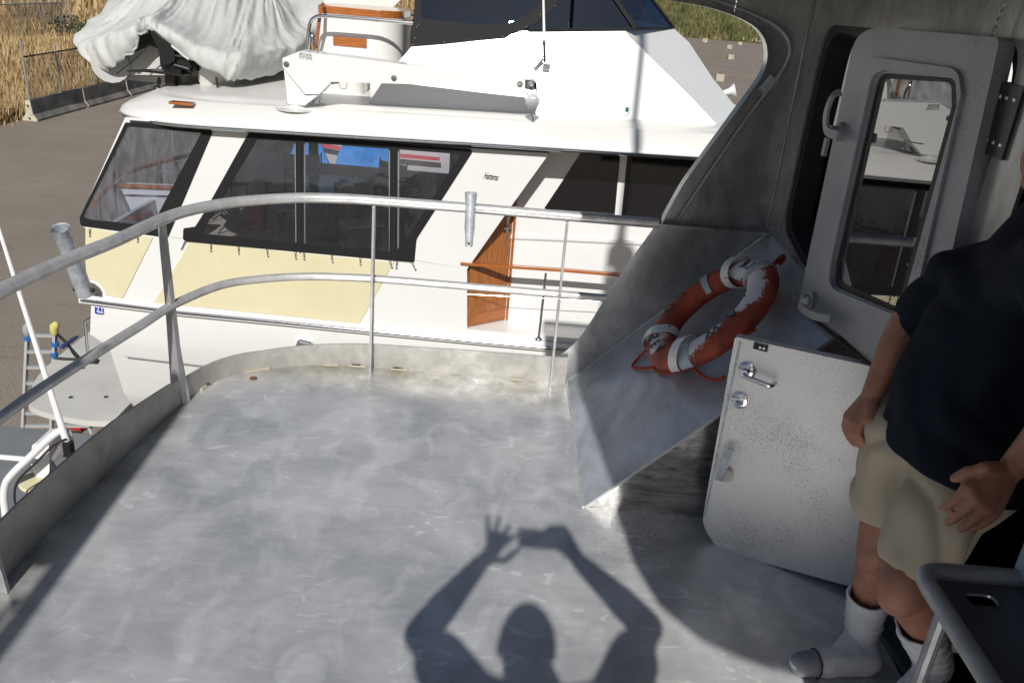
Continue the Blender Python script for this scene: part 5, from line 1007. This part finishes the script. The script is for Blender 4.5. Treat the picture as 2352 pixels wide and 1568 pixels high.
# ================================================================ PEOPLE
def hand(mb, wrist, knuckles, tips, thumb, r_=.0095, curl=None):
    wrist = V(wrist)
    for k, (kn, tp_) in enumerate(zip(knuckles, tips)):
        kn, tp_ = V(kn), V(tp_); capsule(mb, wrist, .022, kn, .0135); m1 = kn.lerp(tp_, .45)+(V(curl) if curl else V((0, 0, 0))); m2 = kn.lerp(tp_, .78)+(V(curl)*.7 if curl else V((0, 0, 0)))
        capsule(mb, kn, r_+.002, m1, r_+.0005); capsule(mb, m1, r_+.0005, m2, r_); capsule(mb, m2, r_, tp_, r_-.0018)
    t = [V(q) for q in thumb]; capsule(mb, wrist.lerp(t[0], .2), .018, t[0], .0145)
    for a, b in zip(t, t[1:]): capsule(mb, a, .0125, b, .0105)
    for a, b in zip(knuckles, knuckles[1:]): capsule(mb, a, .013, b, .013)
def head(mb, c, f, s_=1., tilt=(0, 0, 1)):                 # f: facing direction
    c = V(c); f = V(f).normalized(); u = V(tilt).normalized(); f = (f-u*f.dot(u)).normalized(); s = f.cross(u)
    rot = M4((tuple(s), tuple(f), tuple(u))).transposed()
    ellips(mb, c+u*.03*s_, (.076*s_, .098*s_, .088*s_), rot); ellips(mb, c+f*.025*s_-u*.045*s_, (.056*s_, .068*s_, .068*s_), rot)
    capsule(mb, c+f*.088*s_+u*.015*s_, .010*s_, c+f*.112*s_-u*.022*s_, .014*s_)
    for q in (-1, 1):
        ellips(mb, c+s*q*.077*s_-f*.005*s_-u*.002*s_, (.010*s_, .020*s_, .030*s_), rot); capsule(mb, c+f*.088*s_+s*q*.012*s_+u*.03*s_, .009*s_, c+f*.078*s_+s*q*.05*s_+u*.03*s_, .008*s_)
    capsule(mb, c+f*.085*s_-u*.052*s_-s*.02*s_, .008*s_, c+f*.085*s_-u*.052*s_+s*.02*s_, .008*s_); ellips(mb, c+f*.078*s_-u*.088*s_, (.022*s_, .02*s_, .02*s_), rot)
    return s, f, u
# --- the man stepping out of the wheelhouse
MN = thing('person', 'man in dark navy t-shirt, khaki shorts and white socks leaning out of the doorway', 'person', (1.05, 1.85, 0))
Rank, Rknee, Rhip = UY(1978, 1462, 1.93), UY(2016, 1262, 1.85), UY(2085, 1010, 1.84)
Lank, Lknee, Lhip = UY(2146, 1520, 1.72), UY(2076, 1345, 1.60), UY(2235, 1060, 1.67)
Rheel, Rtoe = UZ(1992, 1518, .038), UZ(1842, 1524, .032)
Ltoe = Lank+V((-.13, -.12, -.055)); Lheel = Lank+V((.03, .03, -.05))
pelv = (Rhip+Lhip)/2+V((.03, 0, .04)); chest = UY(2308, 720, 1.78); belly = UY(2205, 900, 1.78)
Rsh, Relb, Rwr = UY(2212, 628, 1.90), UY(2082, 745, 1.95), UY(2004, 905, 1.90)
Lsh, Lelb, Lwr = UY(2440, 600, 1.58), UY(2470, 930, 1.42), UY(2322, 1078, 1.50)
hc = UY(2458, 312, 1.70); neck = UY(2440, 470, 1.74)
b = MB()
capsule(b, Rhip, .085, Rknee, .055); capsule(b, Rknee, .052, Rknee.lerp(Rank, .4)+V((.012, .012, 0)), .055); capsule(b, Rknee.lerp(Rank, .4)+V((.012, .012, 0)), .053, Rank, .035); ellips(b, Rknee+V((-.010, -.012, .01)), (.050, .050, .07))
capsule(b, Rank, .036, Rheel, .030); capsule(b, Rheel, .03, Rtoe, .028)
capsule(b, Lhip, .09, Lknee, .062); capsule(b, Lknee, .058, Lknee.lerp(Lank, .4)+V((.02, .01, 0)), .058); capsule(b, Lknee.lerp(Lank, .4)+V((.02, .01, 0)), .055, Lank, .036); ellips(b, Lknee+V((-.012, -.014, .005)), (.058, .056, .075))
capsule(b, Lank, .036, Lheel, .032); capsule(b, Lheel, .032, Ltoe, .028)
capsule(b, pelv, .11, belly, .11); capsule(b, belly, .11, chest, .11); capsule(b, chest, .11, neck, .06); capsule(b, neck, .055, hc-V((0, 0, .04)), .055)
for sh_p, el, wr in ((Rsh, Relb, Rwr), (Lsh, Lelb, Lwr)):
    capsule(b, chest+V((0, 0, .08)), .08, sh_p, .055); capsule(b, sh_p, .055, el, .042); capsule(b, el, .043, el.lerp(wr, .35), .042); capsule(b, el.lerp(wr, .35), .041, wr, .027)
head(b, hc, (-.85, -.5, -.25))
yh = 1.87
hand(b, Rwr, [UY(1962, 968, yh), UY(1952, 962, yh+.02), UY(1974, 975, yh-.01), UY(1948, 955, yh+.035)], [UY(1974, 1024, yh-.01), UY(1962, 1020, yh+.015), UY(1990, 1020, yh-.02), UY(1955, 1008, yh+.035)], [UY(2000, 965, yh-.03), UY(2012, 995, yh-.045), UY(2004, 1020, yh-.045)], .0095, (-.012, 0, 0))
yh = 1.445
hand(b, Lwr, [UY(2222, 1118, yh), UY(2240, 1145, yh-.01), UY(2262, 1165, yh-.01), UY(2284, 1178, yh)], [UY(2166, 1166, yh+.03), UY(2176, 1200, yh+.03), UY(2205, 1214, yh+.03), UY(2236, 1210, yh+.03)], [UY(2262, 1075, yh+.01), UY(2225, 1082, yh+.02), UY(2193, 1098, yh+.03)], .0105, (0, -.008, .004))
blob('body', b, SKIN, MN, .0045, 5)
def clo(name, mb, m, lab=None, vox=.009, sm=8, folds=None): return blob(name, mb, m, MN, vox, sm, folds, lab)
# t-shirt
NAVY = mat('navy_cotton', (.006, .010, .020), .9, 0, .25, (14, .3)); s = MB()
capsule(s, UY(2135, 985, 1.79), .108, belly, .145); capsule(s, UY(2240, 975, 1.72), .12, belly, .145); capsule(s, belly, .145, chest, .145); capsule(s, chest, .145, neck+V((0, 0, -.05)), .085); capsule(s, UY(2150, 1080, 1.76), .125, belly, .145); capsule(s, UY(2240, 1085, 1.69), .155, belly, .145); capsule(s, UY(2340, 1060, 1.72), .16, UY(2340, 1020, 1.74), .16); capsule(s, UY(2340, 1020, 1.74), .16, UY(2340, 850, 1.78), .17); capsule(s, UY(2340, 850, 1.78), .16, UY(2400, 640, 1.76), .13)
for sh_p, el, k in ((Rsh, Relb, .80), (Lsh, Lelb, .7)): capsule(s, chest+V((0, 0, .07)), .11, sh_p, .075); capsule(s, sh_p, .076, sh_p.lerp(el, k), .062)
def sf(c): return .024*NZ.noise(V((c.x*7, c.y*7, c.z*4)))+.022*(abs(math.sin((c.z+c.x*1.3)*11+5*NZ.noise(c*4)))-.5)*(.3+.7*abs(NZ.noise(c*3))*2)
sh = clo('t_shirt', s, NAVY, None, .010, 10, sf)
# shorts
KH = mat('khaki_cotton', (.46, .395, .295), .85, 0, .3, (90, .12), (1.8, .05, (1, 1, 1))); s = MB()
Rh2, Lh2 = Rhip.lerp(Rknee, .53), Lhip.lerp(Lknee, .76)
capsule(s, Lhip+V((.05, .04, -.05)), .11, Lhip.lerp(Lknee, .3)+V((.01, .02, 0)), .10); capsule(s, pelv+V((.02, 0, .03)), .125, pelv+V((.0, 0, -.04)), .135); capsule(s, Rhip, .112, Rh2+V((-.0, .0, 0)), .098); capsule(s, Lhip.lerp(Lknee, .14)+V((-.01, .02, 0)), .102, Lh2, .090)
def shf(c):
    n_ = NZ.noise(V((c.x*5, c.y*5, c.z*4))); return .015*(abs(math.sin(c.z*13+c.x*17+c.y*6+5*n_))-.5)*min(1, .35+abs(n_)*2.5)+.010*NZ.noise(c*9)
sho = clo('shorts', s, KH, None, .008, 6, shf)
def cut(o, co, no):                                        # trim a garment with a flat hem
    bm = bmesh.new(); bm.from_mesh(o.data); bmesh.ops.bisect_plane(bm, geom=bm.verts[:]+bm.edges[:]+bm.faces[:], plane_co=co, plane_no=no, clear_outer=True); bm.to_mesh(o.data); bm.free()
def cutleg(o, a, b, co, rad, th=.005):
    d = (b-a).normalized(); bm = bmesh.new(); bm.from_mesh(o.data)
    near = {v for v in bm.verts if -.03 < (v.co-co).dot(d) and (v.co-co-d*(v.co-co).dot(d)).length < rad and (v.co-co).dot(d) < .3}
    g = list(near)+[e for e in bm.edges if all(v in near for v in e.verts)]+[f for f in bm.faces if all(v in near for v in f.verts)]
    bmesh.ops.bisect_plane(bm, geom=g, plane_co=co, plane_no=d, clear_outer=True)
    be = [e for e in bm.edges if e.is_boundary and all(abs((v.co-co).dot(d)) < .006 for v in e.verts)]
    for off in (.0, .03):
        ex = bmesh.ops.extrude_edge_only(bm, edges=be)['geom']; vs = [v for v in ex if isinstance(v, bmesh.types.BMVert)]; be = [e for e in ex if isinstance(e, bmesh.types.BMEdge)]
        for v in vs: rr = v.co-co-d*(v.co-co).dot(d); v.co -= rr.normalized()*th*(1 if off == 0 else .3)+d*off
    bm.to_mesh(o.data); bm.free()
    for p in o.data.polygons: p.use_smooth = True
cn = V((-.04, .05, -1)).normalized(); cutleg(sh, V((0, 0, 0)), cn, V((1.05, 1.70, .797)), .6, .004)
cutleg(sho, Rhip, Rknee, Rh2+(Rknee-Rhip).normalized()*.045, .13); cutleg(sho, Lhip, Lknee, Lh2+(Lknee-Lhip).normalized()*.04, .12)
# socks
SOCK = mat('white_sock', (.62, .62, .64), .9, 0, .2, (70, .5), (5, .05, (1, 1, 1))); SOCKG = mat('grey_sock_toe', (.25, .26, .29), .9, 0, .2, (70, .5))
def sock(kn, an_, he, to, nm_):
    s = MB(); tp_ = kn.lerp(an_, .50); capsule(s, tp_, .058, an_, .047); capsule(s, an_, .046, he, .040); capsule(s, he, .040, he.lerp(to, .6)+V((0, 0, .004)), .041); capsule(s, he.lerp(to, .6), .041, to, .034); capsule(s, an_, .044, he.lerp(to, .45), .040)
    def fo(c): return .0035*math.sin(c.z*190+2.5*NZ.noise(c*14))*(1 if c.z > .09 else .3)+.003*NZ.noise(c*25)
    o = clo('sock', s, SOCK, None, .006, 5, fo); cutleg(o, an_, kn, tp_+(kn-an_).normalized()*.01, .12)
    s = MB(); capsule(s, he.lerp(to, .80)+V((0, 0, .001)), .0385, to, .0355); o2 = clo('sock_toe', s, SOCKG, None, .006, 3); o2.parent = o; o2.matrix_parent_inverse = M4.Identity(4); d = (to-he).normalized(); c_ = he.lerp(to, .80); u1 = V((0, 0, 1)); s1 = d.cross(u1)
    ring_ = obj('toe_stripe', MB().tube([c_+(u1*math.cos(t)+s1*math.sin(t))*.0405 for t in [k*math.pi/12 for k in range(25)]], .0025, 6, False), mat('maroon_thread', (.08, .02, .03), .8), None, smooth=True); ring_.parent = o
    o.matrix_parent_inverse = M4.Translation(-base(MN)); return o
sock(Rknee, Rank, Rheel, Rtoe, 'R'); sock(Lknee, Lank, Lheel, Ltoe, 'L')
# hair and finger nails
h = MB(); ellips(h, hc+V((.035, .02, .045)), (.085, .088, .078)); blob('hair', h, mat('grey_hair', (.30, .28, .26), .8, 0, .3, (60, 1.)), MN, .008, 4)
for q in (V((-.085, -.075, .02)), V((-.05, -.095, .02))): e = MB(); ellips(e, hc+q*.86, (.009, .009, .007)); obj('eye', e, WHITE, MN, smooth=True)
# --- the photographer whose shadow falls on the deck
PH = thing('person', 'photographer in t-shirt and jeans holding up a phone with both hands', 'person', (.09, -.35, 0))
bx = .09; b = MB()
sL, sR = V((bx-.18, -.31, 1.445)), V((bx+.18, -.31, 1.455)); eL, eR = V((-.265, -.055, 1.445)), V((.405, .015, 1.475)); wL, wR = V((-.125, -.012, 1.665)), V((.20, -.012, 1.705))
hcp = V((bx-.055, -.30, 1.615))
capsule(b, (bx, -.33, .98), .13, (bx, -.32, 1.30), .14); capsule(b, (bx, -.32, 1.35), .12, (bx, -.31, 1.48), .06); capsule(b, (bx, -.31, 1.44), .085, hcp-V((0, 0, .05)), .066); head(b, hcp, (0, 1, -.35))
for s_, e_, w_ in ((sL, eL, wL), (sR, eR, wR)):
    capsule(b, (bx, -.32, 1.42), .08, s_, .06); capsule(b, s_, .056, e_, .044); capsule(b, e_, .048, e_.lerp(w_, .35), .05); capsule(b, e_.lerp(w_, .35), .048, w_, .03)
hand(b, wL, [(-.065, -.012, 1.74), (-.078, -.015, 1.745), (-.092, -.02, 1.742), (-.105, -.02, 1.735)], [(-.008, -.026, 1.812), (-.045, .0, 1.825), (-.085, .03, 1.835), (-.125, .045, 1.825)], [(-.085, -.02, 1.69), (-.05, -.03, 1.695), (-.008, -.028, 1.742)])
hand(b, wR, [(.145, -.005, 1.835), (.158, .0, 1.81), (.16, .0, 1.785), (.152, .0, 1.755)], [(.092, -.006, 1.832), (.082, -.006, 1.818), (.092, -.0, 1.775), (.10, .0, 1.745)], [(.16, -.035, 1.745), (.135, -.04, 1.77), (.105, -.036, 1.78)])
for sx in (-1, 1):
    hp2, kn, an2_ = V((bx+sx*.09, -.33, .92)), V((bx+sx*.11, -.30, .50)), V((bx+sx*.12, -.36, .09)); capsule(b, hp2, .085, kn, .055); capsule(b, kn, .055, an2_, .036); capsule(b, an2_, .035, an2_+V((0, .13, -.05)), .03)
blob('body', b, SKIN, PH, .0065, 3)
s = MB(); capsule(s, (bx, -.33, .95), .155, (bx, -.32, 1.28), .165); capsule(s, (bx, -.32, 1.30), .15, (bx, -.31, 1.45), .08)
for s_, e_ in ((sL, eL), (sR, eR)): capsule(s, (bx, -.32, 1.40), .10, s_, .08); capsule(s, s_, .078, s_.lerp(e_, .62), .074)
blob('t_shirt', s, mat('grey_cotton', (.18, .19, .2), .9, 0, .3, (14, .3)), PH, .011, 8, lambda c: .008*NZ.noise(c*7))
s = MB()
for sx in (-1, 1): capsule(s, (bx+sx*.08, -.33, .92), .105, (bx+sx*.11, -.30, .50), .072); capsule(s, (bx+sx*.11, -.30, .50), .072, (bx+sx*.12, -.36, .10), .06)
blob('jeans', s, mat('denim', (.03, .05, .10), .85, 0, .3, (20, .4)), PH, .011, 6)
for sx in (-1, 1): s = MB(); capsule(s, (bx+sx*.12, -.38, .045), .042, (bx+sx*.13, -.20, .04), .038); blob('shoe', s, RUB, PH, .01, 4)
h = MB(); ellips(h, hcp+V((0, -.03, .045)), (.084, .098, .082)); blob('hair', h, mat('brown_hair', (.06, .04, .025), .8), PH, .009, 3)
for q in (-1, 1): e = MB(); ellips(e, hcp+V((q*.03, .078, .012)), (.010, .008, .007)); obj('eye', e, WHITE, PH, smooth=True)
tl = R(23.5); pu = V((0, math.sin(tl), math.cos(tl))); pf = V((0, math.cos(tl), -math.sin(tl)))
PHN = thing('phone', 'black phone held sideways by the photographer', 'phone', (.058, -.02, 1.745))
pc2 = CAM-pf*.012+V((.058, 0, 0))+pu*.022
obj('phone_body', MB().obox(pc2, (.069, 0, 0), pf*.0038, pu*.0335), BLACK, PHN, bevel=.003)
obj('phone_screen', MB().obox(pc2-pf*.0042, (.060, 0, 0), pf*.0003, pu*.030), DARKGLASS, PHN)
obj('phone_lens', MB().lathe([(.006, 0), (.006, .0012), (.004, .0014)], CAM-pf*.0081, pf, 16), DARKGLASS, PHN)
